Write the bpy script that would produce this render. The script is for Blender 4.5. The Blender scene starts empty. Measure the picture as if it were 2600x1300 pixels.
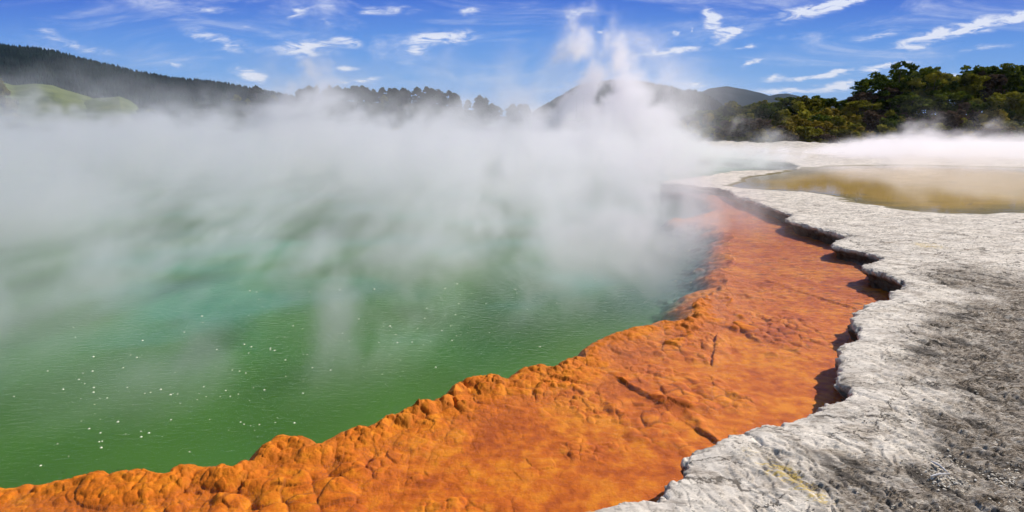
import bpy, math, os
import numpy as np
from mathutils import Vector

S = bpy.context.scene
R = math.radians
# ---------------------------------------------------------------- camera
PITCH = math.atan(325 / 1444.4)
F = 2600 * 20 / 36.0
CAM = np.array([0.0, 0.0, 2.2])
cd = bpy.data.cameras.new('camera')
cam = bpy.data.objects.new('camera', cd)
S.collection.objects.link(cam)
cd.lens = 20
cd.sensor_width = 36
cd.clip_start = 0.05
cd.clip_end = 12000
cam.location = CAM
cam.rotation_euler = (R(90) - PITCH, 0, 0)
S.camera = cam
CP, SP = math.cos(PITCH), math.sin(PITCH)

# ---------------------------------------------------------------- world and sun
SUN_EL, SUN_AZ = R(40), R(64)          # azimuth measured from +Y (view direction) towards +X
w = bpy.data.worlds.new("World")
S.world = w
w.use_nodes = True
sun = bpy.data.lights.new('sun', 'SUN')
sun.energy = 4.6
sun.angle = R(0.5)
sun.color = (1.0, 0.93, 0.84)
so = bpy.data.objects.new('sun', sun)
S.collection.objects.link(so)
sd = Vector((math.sin(SUN_AZ) * math.cos(SUN_EL), math.cos(SUN_AZ) * math.cos(SUN_EL), math.sin(SUN_EL)))
so.rotation_euler = sd.to_track_quat('Z', 'Y').to_euler()
so.location = (60, 30, 60)
S.view_settings.view_transform = 'Standard'
S.view_settings.look = 'None'
S.view_settings.exposure = 0.10
S.view_settings.gamma = 1
S.view_settings.use_curve_mapping = False
S.render.engine = 'CYCLES'
cy = S.cycles
cy.use_denoising = True
cy.denoiser = 'OPENIMAGEDENOISE'
cy.use_adaptive_sampling = True
cy.adaptive_threshold = 0.03
cy.max_bounces = 7
cy.diffuse_bounces = 2
cy.glossy_bounces = 2
cy.transmission_bounces = 2
cy.volume_bounces = 6
cy.transparent_max_bounces = 12
cy.volume_step_rate = 2.0
cy.volume_max_steps = 256
cy.sample_clamp_indirect = 4
cy.caustics_reflective = False
cy.caustics_refractive = False

# ---------------------------------------------------------------- projection helpers (2600 x 1300 photo pixels)
def ray(px, py):
    px = np.asarray(px, float); py = np.asarray(py, float)
    u = (px - 1300) / F; v = (650 - py) / F
    return np.stack([u, CP + v * SP, -SP + v * CP], -1)

def P(px, py, z=0.0):
    d = ray(px, py)
    t = (z - CAM[2]) / d[..., 2]
    return CAM + d * t[..., None]

def PY(px, py, Y):
    d = ray(px, py)
    return CAM + d * (Y / d[..., 1])[..., None]

# ---------------------------------------------------------------- node helpers
class NT:
    def __init__(s, tree):
        s.t = tree; s.n = tree.nodes; s.l = tree.links
        s.n.clear()
    def new(s, typ, **kw):
        n = s.n.new(typ)
        for k, v in kw.items():
            if k.startswith('i_'):
                key = k[2:]
                key = int(key) if key.isdigit() else key.replace('_', ' ')
                s.put(n.inputs[key], v)
            else:
                setattr(n, k, v)
        return n
    def put(s, sock, v):
        if isinstance(v, bpy.types.NodeSocket): s.l.new(v, sock)
        elif isinstance(v, bpy.types.Node): s.l.new(v.outputs[0], sock)
        else: sock.default_value = v
    def math(s, op, a, b=None, c=None, clamp=False):
        n = s.n.new('ShaderNodeMath'); n.operation = op; n.use_clamp = clamp
        s.put(n.inputs[0], a)
        if b is not None: s.put(n.inputs[1], b)
        if c is not None: s.put(n.inputs[2], c)
        return n.outputs[0]
    def smooth(s, x, a, b, lo=0.0, hi=1.0):
        n = s.n.new('ShaderNodeMapRange'); n.interpolation_type = 'SMOOTHSTEP'
        s.put(n.inputs[0], x)
        n.inputs[1].default_value = a; n.inputs[2].default_value = b
        n.inputs[3].default_value = lo; n.inputs[4].default_value = hi
        return n.outputs[0]
    def mix(s, f, a, b, blend='MIX'):
        n = s.n.new('ShaderNodeMix'); n.data_type = 'RGBA'; n.blend_type = blend
        s.put(n.inputs[0], f)
        for sock, v in ((n.inputs[6], a), (n.inputs[7], b)):
            if isinstance(v, tuple) and len(v) == 3: v = v + (1.0,)
            s.put(sock, v)
        return n.outputs[2]
    def noise(s, vec, scale, detail=4, rough=0.55, dist=0.0):
        n = s.n.new('ShaderNodeTexNoise')
        s.put(n.inputs['Vector'], vec)
        n.inputs['Scale'].default_value = scale; n.inputs['Detail'].default_value = detail
        n.inputs['Roughness'].default_value = rough; n.inputs['Distortion'].default_value = dist
        return n.outputs[0]
    def mapping(s, vec, loc=(0, 0, 0), rot=(0, 0, 0), sc=(1, 1, 1), typ='POINT'):
        n = s.n.new('ShaderNodeMapping'); n.vector_type = typ
        s.put(n.inputs[0], vec)
        n.inputs[1].default_value = loc; n.inputs[2].default_value = rot; n.inputs[3].default_value = sc
        return n.outputs[0]
    def attr(s, name):
        n = s.n.new('ShaderNodeAttribute'); n.attribute_name = name
        return n.outputs['Fac']
    def ramp(s, x, stops):
        n = s.n.new('ShaderNodeValToRGB')
        s.put(n.inputs[0], x)
        e = n.color_ramp.elements
        while len(e) < len(stops): e.new(0.5)
        for k, (p, c) in enumerate(stops):
            e[k].position = p; e[k].color = tuple(c) + (1,) if len(c) == 3 else c
        return n.outputs[0]
    def bump(s, h, strength=0.5, dist=0.02, normal=None):
        n = s.n.new('ShaderNodeBump')
        s.put(n.inputs['Strength'], strength); n.inputs['Distance'].default_value = dist
        s.put(n.inputs['Height'], h)
        if normal is not None: s.put(n.inputs['Normal'], normal)
        return n.outputs[0]

def material(name):
    m = bpy.data.materials.new(name); m.use_nodes = True
    n = NT(m.node_tree)
    out = n.new('ShaderNodeOutputMaterial')
    return m, n, out

def principled(n, out, col, rough=0.8, normal=None, spec=0.3):
    b = n.new('ShaderNodeBsdfPrincipled')
    n.put(b.inputs['Base Color'], col if not (isinstance(col, tuple) and len(col) == 3) else col + (1,))
    n.put(b.inputs['Roughness'], rough)
    b.inputs['Specular IOR Level'].default_value = spec
    if normal is not None: n.put(b.inputs['Normal'], normal)
    n.l.new(b.outputs[0], out.inputs[0])
    return b

# ---------------------------------------------------------------- sky: physical sky plus thin clouds at their true directions
n = NT(w.node_tree)
wo = n.new('ShaderNodeOutputWorld')
bg = n.new('ShaderNodeBackground')
sky = n.new('ShaderNodeTexSky', sky_type='NISHITA', sun_disc=False, sun_elevation=SUN_EL, sun_rotation=SUN_AZ,
            altitude=300, air_density=1.0, dust_density=0.25, ozone_density=3.0)
tc = n.new('ShaderNodeTexCoord')
sx = n.new('ShaderNodeSeparateXYZ'); n.put(sx.inputs[0], tc.outputs['Generated'])
front = n.smooth(sx.outputs[1], 0.05, 0.2)
yy = n.math('MAXIMUM', sx.outputs[1], 0.05)
u = n.math('DIVIDE', sx.outputs[0], yy)
v = n.math('DIVIDE', sx.outputs[2], yy)
uv = n.new('ShaderNodeCombineXYZ'); n.put(uv.inputs[0], u); n.put(uv.inputs[1], v)
wn = n.new('ShaderNodeTexNoise'); n.put(wn.inputs['Vector'], n.mapping(uv.outputs[0], sc=(9, 22, 1)))
wn.inputs['Detail'].default_value = 5; wn.inputs['Roughness'].default_value = 0.6; wn.inputs['Scale'].default_value = 1.0
wv = n.new('ShaderNodeVectorMath', operation='MULTIPLY_ADD')
n.put(wv.inputs[0], wn.outputs['Color']); wv.inputs[1].default_value = (0.085, 0.030, 0); n.put(wv.inputs[2], uv.outputs[0])
warp = wv.outputs[0]
CL = [(190,115,120,17,-13,.6),(115,78,50,9,-4,.5),(545,95,115,26,-18,.75),(430,155,90,11,-8,.45),(770,122,115,20,3,1.0),
      (870,100,50,12,-8,.8),(880,168,42,8,3,.8),(628,190,42,22,-18,1.3),(745,25,60,26,20,.6),(820,60,40,22,-30,.45),(1100,95,120,20,6,1.0),
      (1055,128,40,16,0,.9),(940,203,50,12,0,.9),(880,212,24,7,0,.7),(1185,27,32,10,0,.65),(930,30,60,12,0,.45),(1440,38,90,17,13,.7),(1520,77,20,6,5,1.0),
      (1687,76,20,13,20,1.2),(1727,74,13,11,0,1.2),(1790,50,52,26,-42,1.35),(1835,88,52,16,14,1.35),(1690,131,105,10,5,1.1),(1890,115,50,7,8,.7),
      (2060,20,140,22,14,1.2),(2150,2,90,12,14,1.0),(2390,82,200,20,15,1.35),(2570,40,60,16,18,1.2),(2090,182,190,8,7,1.25),(2250,160,70,8,10,1.1),
      (1885,165,26,11,35,.95),(1950,190,30,9,15,.6),(2120,214,85,15,6,1.25),(1965,230,110,11,4,.9),(2215,88,100,13,12,.65),(2390,195,60,14,4,1.0),
      (2480,120,90,8,8,.5),(1345,281,34,11,14,1.2),(1250,30,150,9,5,.35),(520,20,110,12,-3,.4),(1740,212,70,18,8,.55),(80,175,120,10,-5,.3),
      (1000,20,80,14,0,.45),(2300,225,160,16,0,.8),(620,60,60,10,-10,.35)]
tot = None
def uvof(px, py):
    d = ray(px, py); return d[0] / d[1], d[2] / d[1]
for (cx, cyy, a, b, ang, s_) in CL:
    cx *= 2600 / 2576.; cyy *= 2600 / 2576.
    u0, v0 = uvof(cx, cyy)
    ux, vx = uvof(cx + 10, cyy)
    k = (ux - u0) / 10
    m_ = n.mapping(warp, loc=(u0 + .0425, v0 + .015, 0), rot=(0, 0, R(ang)), sc=(a * 1.5 * k, b * 1.75 * k, 1), typ='TEXTURE')
    g = n.new('ShaderNodeTexGradient', gradient_type='QUADRATIC_SPHERE'); n.put(g.inputs[0], m_)
    tot = n.math('MULTIPLY_ADD', g.outputs[1], s_ * 1.25, tot if tot is not None else 0.0)
tex = n.noise(n.mapping(uv.outputs[0], rot=(0, 0, R(-8)), sc=(20, 80, 1)), 1.0, 8, 0.66, 0.8)
cirr = n.noise(n.mapping(uv.outputs[0], rot=(0, 0, R(-7)), sc=(3.5, 15, 1)), 1.0, 5, 0.65, 0.8)
cm = n.math('MULTIPLY', tot, n.smooth(tex, 0.32, 0.68, 0.18, 1.7))
cm = n.math('POWER', n.smooth(cm, 0.0, 1.05), 1.15)
faint = n.math('MULTIPLY', n.smooth(cirr, 0.46, 0.78), n.smooth(tex, 0.3, 0.7, 0.30, 0.80))
cm = n.math('MAXIMUM', cm, faint)
cm = n.math('MULTIPLY', cm, front)
cm = n.math('MULTIPLY', cm, 0.93)
SKYS = 0.085
white = n.mix(n.smooth(v, 0.0, 0.45), (0.80 / SKYS, 0.81 / SKYS, 0.90 / SKYS), (0.72 / SKYS, 0.80 / SKYS, 0.97 / SKYS))
lr = n.new('ShaderNodeMapRange'); n.put(lr.inputs[0], v); lr.inputs[1].default_value = -0.02; lr.inputs[2].default_value = 0.28
lowc = n.ramp(lr.outputs[0], [(0.0, (.42, .59, .85)), (0.20, (.305, .485, .80)), (0.34, (.205, .40, .76)), (0.55, (.115, .29, .73)), (0.76, (.058, .165, .64)), (1.0, (.045, .105, .52))])
sc_low = n.new('ShaderNodeVectorMath', operation='SCALE'); n.put(sc_low.inputs[0], lowc); sc_low.inputs['Scale'].default_value = 1 / SKYS
upf = n.math('MAXIMUM', n.smooth(v, 0.28, 0.6), n.smooth(sx.outputs[1], 0.3, 0.05))
skyc = n.mix(upf, sc_low.outputs[0], sky.outputs[0])
n.put(bg.inputs[0], n.mix(cm, skyc, white))
bg.inputs[1].default_value = SKYS
n.l.new(bg.outputs[0], wo.inputs[0])
w.cycles.sampling_method = 'MANUAL'
w.cycles.sample_map_resolution = 512

# ---------------------------------------------------------------- numpy noise
rng = np.random.default_rng(7)
_T = rng.random((16, 256, 256)).astype(np.float32)
_A = rng.random((16, 256, 256)).astype(np.float32) * 2 * np.pi
_GX, _GY = np.cos(_A), np.sin(_A)
def perlin(x, y, s=0):
    s %= 16
    x0 = np.floor(x); y0 = np.floor(y)
    fx = (x - x0).astype(np.float32); fy = (y - y0).astype(np.float32)
    xi = x0.astype(np.int64) & 255; yi = y0.astype(np.int64) & 255
    x1 = (xi + 1) & 255; y1 = (yi + 1) & 255
    gx, gy = _GX[s], _GY[s]
    ux = fx * fx * fx * (fx * (fx * 6 - 15) + 10); uy = fy * fy * fy * (fy * (fy * 6 - 15) + 10)
    a = gx[xi, yi] * fx + gy[xi, yi] * fy
    b = gx[x1, yi] * (fx - 1) + gy[x1, yi] * fy
    c = gx[xi, y1] * fx + gy[xi, y1] * (fy - 1)
    d = gx[x1, y1] * (fx - 1) + gy[x1, y1] * (fy - 1)
    return ((a + (b - a) * ux) * (1 - uy) + (c + (d - c) * ux) * uy) * 1.5
def fbm(x, y, sc, octv=4, g=0.5, s=0, lac=2.03):
    r = 0; a = 1; t = 0
    for k in range(octv):
        f = sc * lac ** k
        r = r + a * perlin(x * f + 17.3 * k, y * f - 9.1 * k, s + k); t += a; a *= g
    return r / t
def worley(x, y, s=0):
    """distance to the nearest and second nearest of jittered points, and the nearest one's random number"""
    s %= 15
    x0 = np.floor(x).astype(np.int64); y0 = np.floor(y).astype(np.int64)
    f1 = np.full(x.shape, 9.0, np.float32); f2 = f1.copy(); idv = np.zeros(x.shape, np.float32)
    for i in (-1, 0, 1):
        for j in (-1, 0, 1):
            a = (x0 + i) & 255; b = (y0 + j) & 255
            d = np.hypot(x0 + i + .1 + .8 * _T[s][a, b] - x, y0 + j + .1 + .8 * _T[s + 1][a, b] - y).astype(np.float32)
            nf = d < f1
            f2 = np.where(nf, f1, np.minimum(f2, d)); idv = np.where(nf, _T[(s + 5) % 16][a, b], idv); f1 = np.where(nf, d, f1)
    return f1, f2, idv
def ss(x, a, b):
    t = np.clip((x - a) / (b - a), 0, 1); return t * t * (3 - 2 * t)

def seg_dist(x, y, pts, closed=False):
    pts = np.asarray(pts)[:, :2]
    best = np.full(x.shape, 1e18)
    q = np.concatenate([pts, pts[:1]]) if closed else pts
    for a, b in zip(q[:-1], q[1:]):
        dx, dy = b - a
        L = dx * dx + dy * dy + 1e-12
        t = np.clip(((x - a[0]) * dx + (y - a[1]) * dy) / L, 0, 1)
        d = (x - a[0] - t * dx) ** 2 + (y - a[1] - t * dy) ** 2
        np.minimum(best, d, out=best)
    return np.sqrt(best)
def inside(x, y, pts):
    pts = np.asarray(pts)[:, :2]
    r = np.zeros(x.shape, bool)
    q = np.roll(pts, -1, 0)
    for a, b in zip(pts, q):
        c = (a[1] > y) != (b[1] > y)
        xx = a[0] + (y - a[1]) / (b[1] - a[1] + 1e-15) * (b[0] - a[0])
        r ^= c & (x < xx)
    return r
def sdf(x, y, pts):
    """positive inside"""
    d = seg_dist(x, y, pts, True)
    return np.where(inside(x, y, pts), d, -d)

# ---------------------------------------------------------------- mesh helpers
def link(o, parent=None):
    S.collection.objects.link(o)
    if parent is not None: o.parent = parent
    return o
def tag(o, label=None, cat=None, group=None, kind=None):
    if label: o['label'] = label
    if cat: o['category'] = cat
    if group: o['group'] = group
    if kind: o['kind'] = kind
    return o
def mesh_np(name, v, faces, mat=None, smooth=True, attrs=None):
    """faces: (n,3) or (n,4) int array"""
    me = bpy.data.meshes.new(name)
    v = np.asarray(v, np.float32); faces = np.asarray(faces, np.int32)
    k = faces.shape[1]
    me.vertices.add(len(v)); me.vertices.foreach_set('co', v.ravel())
    me.loops.add(faces.size); me.loops.foreach_set('vertex_index', faces.ravel())
    me.polygons.add(len(faces)); me.polygons.foreach_set('loop_start', np.arange(0, faces.size, k, dtype=np.int32))
    if smooth: me.polygons.foreach_set('use_smooth', np.ones(len(faces), bool))
    else: me.polygons.foreach_set('use_smooth', np.zeros(len(faces), bool))
    for an, av in (attrs or {}).items():
        at = me.attributes.new(an, 'FLOAT', 'POINT'); at.data.foreach_set('value', np.asarray(av, np.float32).ravel())
    me.update(calc_edges=True)
    if mat: me.materials.append(mat)
    return me
def grid_faces(nr, nc, keep=None):
    i = np.arange(nr - 1)[:, None] * nc + np.arange(nc - 1)[None]
    f = np.stack([i, i + 1, i + nc + 1, i + nc], -1).reshape(-1, 4)
    if keep is not None:
        k = keep.ravel(); f = f[k[f].any(1)]
    return f
def compact(v, f, attrs):
    u, inv = np.unique(f, return_inverse=True)
    return v[u], inv.reshape(f.shape), {k: np.asarray(a).ravel()[u] for k, a in attrs.items()}
def polar(r0, r1, nr, a0, a1, nc):
    r = np.exp(np.linspace(math.log(r0), math.log(r1), nr)); a = np.radians(np.linspace(a0, a1, nc))
    rr, aa = np.meshgrid(r, a, indexing='ij')
    return rr * np.sin(aa), rr * np.cos(aa), rr, aa
# ================================================================ outlines (from the photograph, laid on the ground)
def c4(l): return [(1600 + x / 2.576, 350 + y / 2.576) for x, y in l]
def c5(l): return [(1600 + x / 2.576, 800 + y / 2.576) for x, y in l]
def c6(l): return [(800 + x / 2.576, 800 + y / 2.576) for x, y in l]
def c7(l): return [(x / 2.576, 800 + y / 2.576) for x, y in l]
LEDGE_H = 0.20
edge_px = [(1440, 1312), (1460, 1300), (1499, 1281), (1540, 1268)] + c5([(0,1190),(130,1186),(220,1180),(240,1130),(262,1082),(305,1065),(345,1020),
    (350,960),(365,905),(420,875),(500,850),(600,800),(740,752),(850,712),(960,706),(1060,686),(1170,662),(1222,628),(1235,600),(1290,570),
    (1380,540),(1430,500),(1422,465),(1370,420),(1345,370),(1368,330),(1365,270),(1368,220),(1400,180),(1460,150),(1505,122),(1502,80),(1445,52),(1432,28)]) + \
    c4([(1450,1165),(1490,1120),(1560,1078),(1640,1055),(1695,1040),(1712,1000),(1770,985),(1812,958),(1800,940),(1740,918),(1660,885),(1585,862),
    (1530,842),(1532,820),(1600,802),(1660,778),(1590,748),(1530,724),(1430,708),(1340,692),(1320,676),(1345,658),(1400,648),(1432,640),(1340,620),
    (1250,597),(1150,570),(1060,548),(1028,530),(1035,515),(1062,502),(1040,492),(970,478),(930,462),(880,440),(800,412),(720,388),(680,368),(655,350),
    (650,332),(600,322),(440,312),(300,298),(200,286)])
spit_px = c4([(225,279),(330,269),(440,254),(540,240),(620,226),(700,214),(850,206),(1000,204),(1080,200)]) + [(2032,420),(1990,410),(1900,404),(1790,397),(1760,392)]
E = P(*np.array(edge_px).T, LEDGE_H)[:, :2]
SPT = P(*np.array(spit_px).T, LEDGE_H)[:, :2]
POOL = np.concatenate([E, SPT, np.array([(14, 63), (4, 66), (-12, 68), (-30, 64), (-44, 52), (-50, 36), (-44, 20), (-28, 6), (-14, 0.2), (-5, -0.6), (-1.6, 0.6), (-0.3, 1.5)])])
pond_px = c4([(612,316),(700,331),(860,341),(1000,351),(1120,357),(1290,376),(1340,386),(1400,402),(1372,416),(1500,437),(1660,452),(1740,472),(1900,492),
    (2100,504),(2300,502),(2576,496)]) + [(2700, 536), (2860, 520), (2860, 455), (2600, 425), (2300, 418), (2100, 421)] + c4([(1060,216),(960,226),(870,240),(760,254),(722,262),(694,272),(722,284),(660,300)])
POND_Z = 0.13
POND = P(*np.array(pond_px).T, POND_Z)[:, :2]
rim_px = [(-260, 1262), (-120, 1248)] + c7([(0,1137),(100,1137),(180,1108),(300,1106),(400,1080),(500,1075),(560,1050),(660,1048),(710,1066),(780,1045),(900,1037),(980,1050),(1040,1062),
    (1100,1045),(1170,1000),(1250,978),(1380,985),(1420,1006),(1470,1000),(1510,1018),(1545,1008),(1590,960),(1650,950),(1700,870),(1760,825),(1850,803),
    (1960,810),(2040,835),(2070,862),(2130,850),(2200,790),(2280,745),(2370,735),(2430,748),(2470,715),(2540,680)]) + \
    c6([(520,668),(620,635),(700,595),(780,590),(850,550),(900,480),(960,440),(1100,425),(1250,422),(1320,365),(1440,325),(1520,345),(1600,352),
    (1640,285),(1700,268),(1770,275),(1760,230),(1800,190),(1850,165),(1980,110),(2100,75),(2260,35),(2350,35),(2450,8)]) + \
    c4([(420,1060),(500,1020),(560,970),(620,935),(645,880),(642,800),(648,700),(655,630),(640,590),(540,548),(420,532),(345,522),(440,492),(560,470),(620,440),(600,400),(500,350)])
RIM = P(*np.array(rim_px).T, 0.0)[:, :2]
land_close = E[::-1][8:]
SHELF = np.concatenate([RIM, E[::-1] + np.array([0.0, 0.0]), np.array([(-0.3, 1.5), (-1.6, 0.0), (-5, -0.2)])])
# -- shelf must run in under the ledge: push its ledge side inland
pc = SHELF.copy()
SHELF[len(RIM):len(RIM) + len(E), 0] += 0.6
crack_px = c6([(2000,440),(2120,490),(2250,550),(2400,600),(2540,720)]) + c5([(330,590),(400,640),(470,710),(500,760),(550,805)])
CRACK = P(*np.array(crack_px).T, -0.03)[:, :2]
ridge_px = c5([(560,150),(590,180),(570,250),(540,300)]) 
RIDGE = P(*np.array(ridge_px).T, -0.03)[:, :2]
crack3_px = c4([(900,935),(1050,965),(1180,1010),(1300,1050),(1430,1090)])
CRACK3 = P(*np.array(crack3_px).T, -0.05)[:, :2]
crack4_px = c5([(740,750),(800,790),(860,850),(930,890),(960,930)])
LCRACK = P(*np.array(crack4_px).T, LEDGE_H)[:, :2]
crack5_px = c5([(1430,470),(1520,520),(1640,570),(1760,640)])
LCRACK2 = P(*np.array(crack5_px).T, LEDGE_H)[:, :2]

STREAK = R(-66)                     # direction in which the sinter is combed
CS, SN = math.cos(STREAK), math.sin(STREAK)
def along(x, y): return x * CS + y * SN, -x * SN + y * CS

# ================================================================ sinter ground (the terrace and everything out to the bush)
x, y, rr, aa = polar(1.25, 92, 1150, -64, 66, 1350)
wx = x + 0.05 * fbm(x, y, 3.1, 3, .6, 1); wy = y + 0.05 * fbm(x, y, 3.1, 3, .6, 5)
wx += 0.045 * fbm(x, y, 9, 4, .62, 2); wy += 0.045 * fbm(x, y, 9, 4, .62, 6)
ck = np.abs(fbm(x, y, 4.5, 3, .55, 8)); wx -= .03 * ss(.10 - ck, 0, .10)
far_w = ss(rr, 9, 25)
wx += far_w * 0.3 * fbm(x, y, 0.9, 3, .6, 9); wy += far_w * 0.3 * fbm(x, y, 0.9, 3, .6, 11)
d = -sdf(wx, wy, POOL)              # positive on land
dp = sdf(x + 0.35 * fbm(x, y, 1.1, 4, .6, 3), y + 0.35 * fbm(x, y, 1.1, 4, .6, 4), POND)   # positive in the pond
gr = (0.004 * rr + 0.004)
a_, b_ = along(x, y)
und = 0.035 * fbm(x, y, 0.7, 3, .5, 2)
st = fbm(a_ * 2.2, b_ * 7.5, 1.0, 4, .55, 7)
rid = 1 - np.abs(fbm(a_ * 1.6, b_ * 6.0, 1.0, 4, .6, 10)) * 2
fine = fbm(a_ * 9, b_ * 24, 1.0, 3, .6, 12)
inl = ss(d, 0.0, 0.35)
greyline = P(np.array([2221, 2600]), np.array([628, 690]), LEDGE_H)[:, :2]
gn = greyline[1] - greyline[0]; gn = np.array([gn[1], -gn[0]]) / np.hypot(*gn)
gd = (x - greyline[0, 0]) * gn[0] + (y - greyline[0, 1]) * gn[1] + 0.9 * fbm(x, y, 0.55, 4, .6, 8)
grey = ss(gd, -0.6, 1.6) * ss(d + 0.75 * fbm(x, y, 1.3, 4, .6, 13), -0.05, 1.25)
w1, w2, wid = worley(a_ * 7.0 + .3 * perlin(a_ * 9, b_ * 9, 3), b_ * 15.0 + .3 * perlin(a_ * 9, b_ * 9, 4), 2)
plate = ss(w2 - w1, 0.0, 0.28)
rough_amt = 0.30 + 0.80 * grey
tq = fbm(a_ * .9, b_ * 2.1, 1.0, 5, .58, 3) * 7; tf_ = tq - np.floor(tq)
lay = ((np.sin(np.floor(tq) * 12.9898) * 43758.5453) % 1.0)
z = LEDGE_H + und * inl + 0.012 * np.clip(d, 0, 6)
z += inl * rough_amt * (0.024 * st + 0.016 * (rid - .4) + 0.015 * fine + 0.014 * (plate - 1) * (wid - .2))
z += inl * (.35 + .65 * grey) * 0.030 * (np.floor(tq) + ss(tf_, .42, .58) - tq)
z += 0.006 * fbm(x, y, 6, 4, .6, 14) + 0.02 * ss(0.55 - d, 0, .5) * fbm(x, y, 2.2, 3, .5, 6)
for ln, dep in ((LCRACK, .018), (LCRACK2, .014)):
    cdist = seg_dist(x + .03 * perlin(x * 14, y * 14, 8), y + .03 * perlin(x * 14, y * 14, 9), ln)
    z -= dep * np.exp(-(cdist / 0.014) ** 2)
# low outer slab of the ledge, standing a little lower than the rest
slab = P(np.array([2190]), np.array([625]), LEDGE_H)[0]
z -= 0.05 * np.exp(-(((x - slab[0]) / .7) ** 2 + ((y - slab[1]) / .9) ** 2))
# pond basin
z = np.where(dp > -1.5, z * (1 - ss(dp, -1.5, 0)) + (POND_Z + 0.03 - 0.005 + 0.03 * fbm(x, y, 2.2, 4, .6, 1) * ss(-dp, 0, .6)) * ss(dp, -1.5, 0), z)
z -= 0.095 * ss(dp, -0.15, 1.0)
# far shore: low white banks, then the mound under the bush
ang = np.degrees(np.arctan2(x, y))
ysh = y
bank = ss(ysh, 52, 60) * (1 - ss(ysh, 72, 80))
z += bank * (0.35 + 0.55 * fbm(x, y, 0.16, 4, .5, 5) + 0.25 * np.abs(fbm(x, y, .6, 3, .5, 6)))
MA = np.array([-64, -30, -2, 5, 13, 19, 25, 29, 33, 36, 40, 46, 66]); MH = np.array([.5, .5, .6, .8, 1.0, 1.6, 2.0, 2.8, 4.6, 5.2, 5.0, 6.0, 6])
mound = np.interp(ang, MA, MH)
def mound_z(x, y):
    return np.interp(np.degrees(np.arctan2(x, y)), MA, MH) * ss(y, 63, 82)
z += mound_z(x, y) * (1 + .15 * fbm(x, y, .12, 2, .5, 3))
zt = z.copy()
# cliff profile: how the outline's distance is walked over the lip and down the undercut face
dd = np.gradient(d, axis=0), np.gradient(d, axis=1)
xr, xc = np.gradient(x, axis=0), np.gradient(x, axis=1)
yr, yc = np.gradient(y, axis=0), np.gradient(y, axis=1)
det = xr * yc - xc * yr
nx = (dd[0] * yc - dd[1] * yr) / det; ny = (dd[1] * xr - dd[0] * xc) / det
nl = np.hypot(nx, ny) + 1e-9; nx /= nl; ny /= nl
def blur(a, k, ax):
    c = np.cumsum(np.pad(a, [(k + 1, k) if i == ax else (0, 0) for i in (0, 1)], 'edge'), ax)
    return ((c[2 * k + 1:] - c[:-2 * k - 1]) if ax == 0 else (c[:, 2 * k + 1:] - c[:, :-2 * k - 1])) / (2 * k + 1)
for _ in range(3):
    nx = blur(blur(nx, 5, 0), 5, 1); ny = blur(blur(ny, 5, 0), 5, 1)
pu = np.array([-1.0, -0.45, -0.34, -0.26, -0.19, -0.13, -0.08, -0.04, 0.0, 0.04, 0.10, 0.16])
po = np.array([0.30, 0.24, 0.20, 0.17, 0.13, 0.07, 0.015, -0.006, 0.0, 0.035, 0.097, 0.16])
ph = np.array([-1.1, -0.50, -0.28, -0.20, -0.165, -0.13, -0.095, -0.055, -0.022, -0.007, -0.002, 0.0])
sc_ = np.maximum(1.0, rr * 0.006 / 0.04)           # far off, walk the face over a wider band
du = d / sc_
o = np.interp(du, pu, po) ; h = np.interp(du, pu, ph)
near_edge = du < 0.16
jit = 0.028 * fbm(x, y, 9, 3, .6, 1)
sh = np.where(near_edge, (o + jit * ss(.16 - du, 0, .15) - d), 0) * np.where(du > -1, 1, 0)
x2 = x + nx * sh; y2 = y + ny * sh
z = z + np.where(near_edge, h * (1 + .25 * fbm(x, y, 3, 2, .5, 4)), 0)
keep = d > -0.75 * sc_
v = np.stack([x2, y2, z], -1).reshape(-1, 3)
f = grid_faces(*x.shape, keep)
sul = P(np.array([2000]), np.array([1215]), LEDGE_H)[0]
sul2 = P(np.array([2358]), np.array([625]), LEDGE_H)[0]
sa, sb = along(x - sul[0], y - sul[1])
sulm = np.exp(-((sa / .30) ** 2 + (sb / .085) ** 2)) + .8 * np.exp(-(((x - sul2[0]) / .25) ** 2 + ((y - sul2[1]) / .25) ** 2))
veg = ss(y + 2.0 * fbm(x, y, .25, 3, .5, 7), 64, 67.5)
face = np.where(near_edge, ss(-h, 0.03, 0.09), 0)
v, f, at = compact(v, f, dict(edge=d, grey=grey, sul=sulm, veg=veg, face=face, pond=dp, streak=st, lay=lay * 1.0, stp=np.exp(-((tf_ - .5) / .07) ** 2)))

m, n, out = material('sinter')
geo = n.new('ShaderNodeNewGeometry')
pos = geo.outputs['Position']
ms = n.mapping(pos, rot=(0, 0, -STREAK), sc=(1, 3.2, 1))
big = n.noise(ms, 0.9, 5, 0.6, 0.4)
mid = n.noise(ms, 4.5, 7, 0.68, 0.5)
fin = n.noise(ms, 17, 6, 0.7, 0.3)
vfin = n.noise(pos, 60, 4, 0.7)
pts = n.new('ShaderNodeTexVoronoi', feature='F1'); n.put(pts.inputs['Vector'], n.mapping(pos, rot=(0, 0, -STREAK), sc=(1, 1.9, 1))); pts.inputs['Scale'].default_value = 11
fl1 = n.noise(n.mapping(pos, rot=(0, 0, -STREAK), sc=(1, 2.6, 1)), 26, 3, .55, .6)
pit = n.smooth(n.math('ADD', fl1, n.math('MULTIPLY', mid, -.22)), .50, .58)
edge = n.attr('edge'); grey = n.attr('grey'); face = n.attr('face'); veg = n.attr('veg')
whitec = n.ramp(n.math('ADD', n.math('MULTIPLY', mid, .6), n.math('MULTIPLY', big, .4)), [(0.32, (0.38, .31, .24)), (0.42, (0.64, .575, .50)), (0.53, (0.85, .765, .655))])
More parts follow.
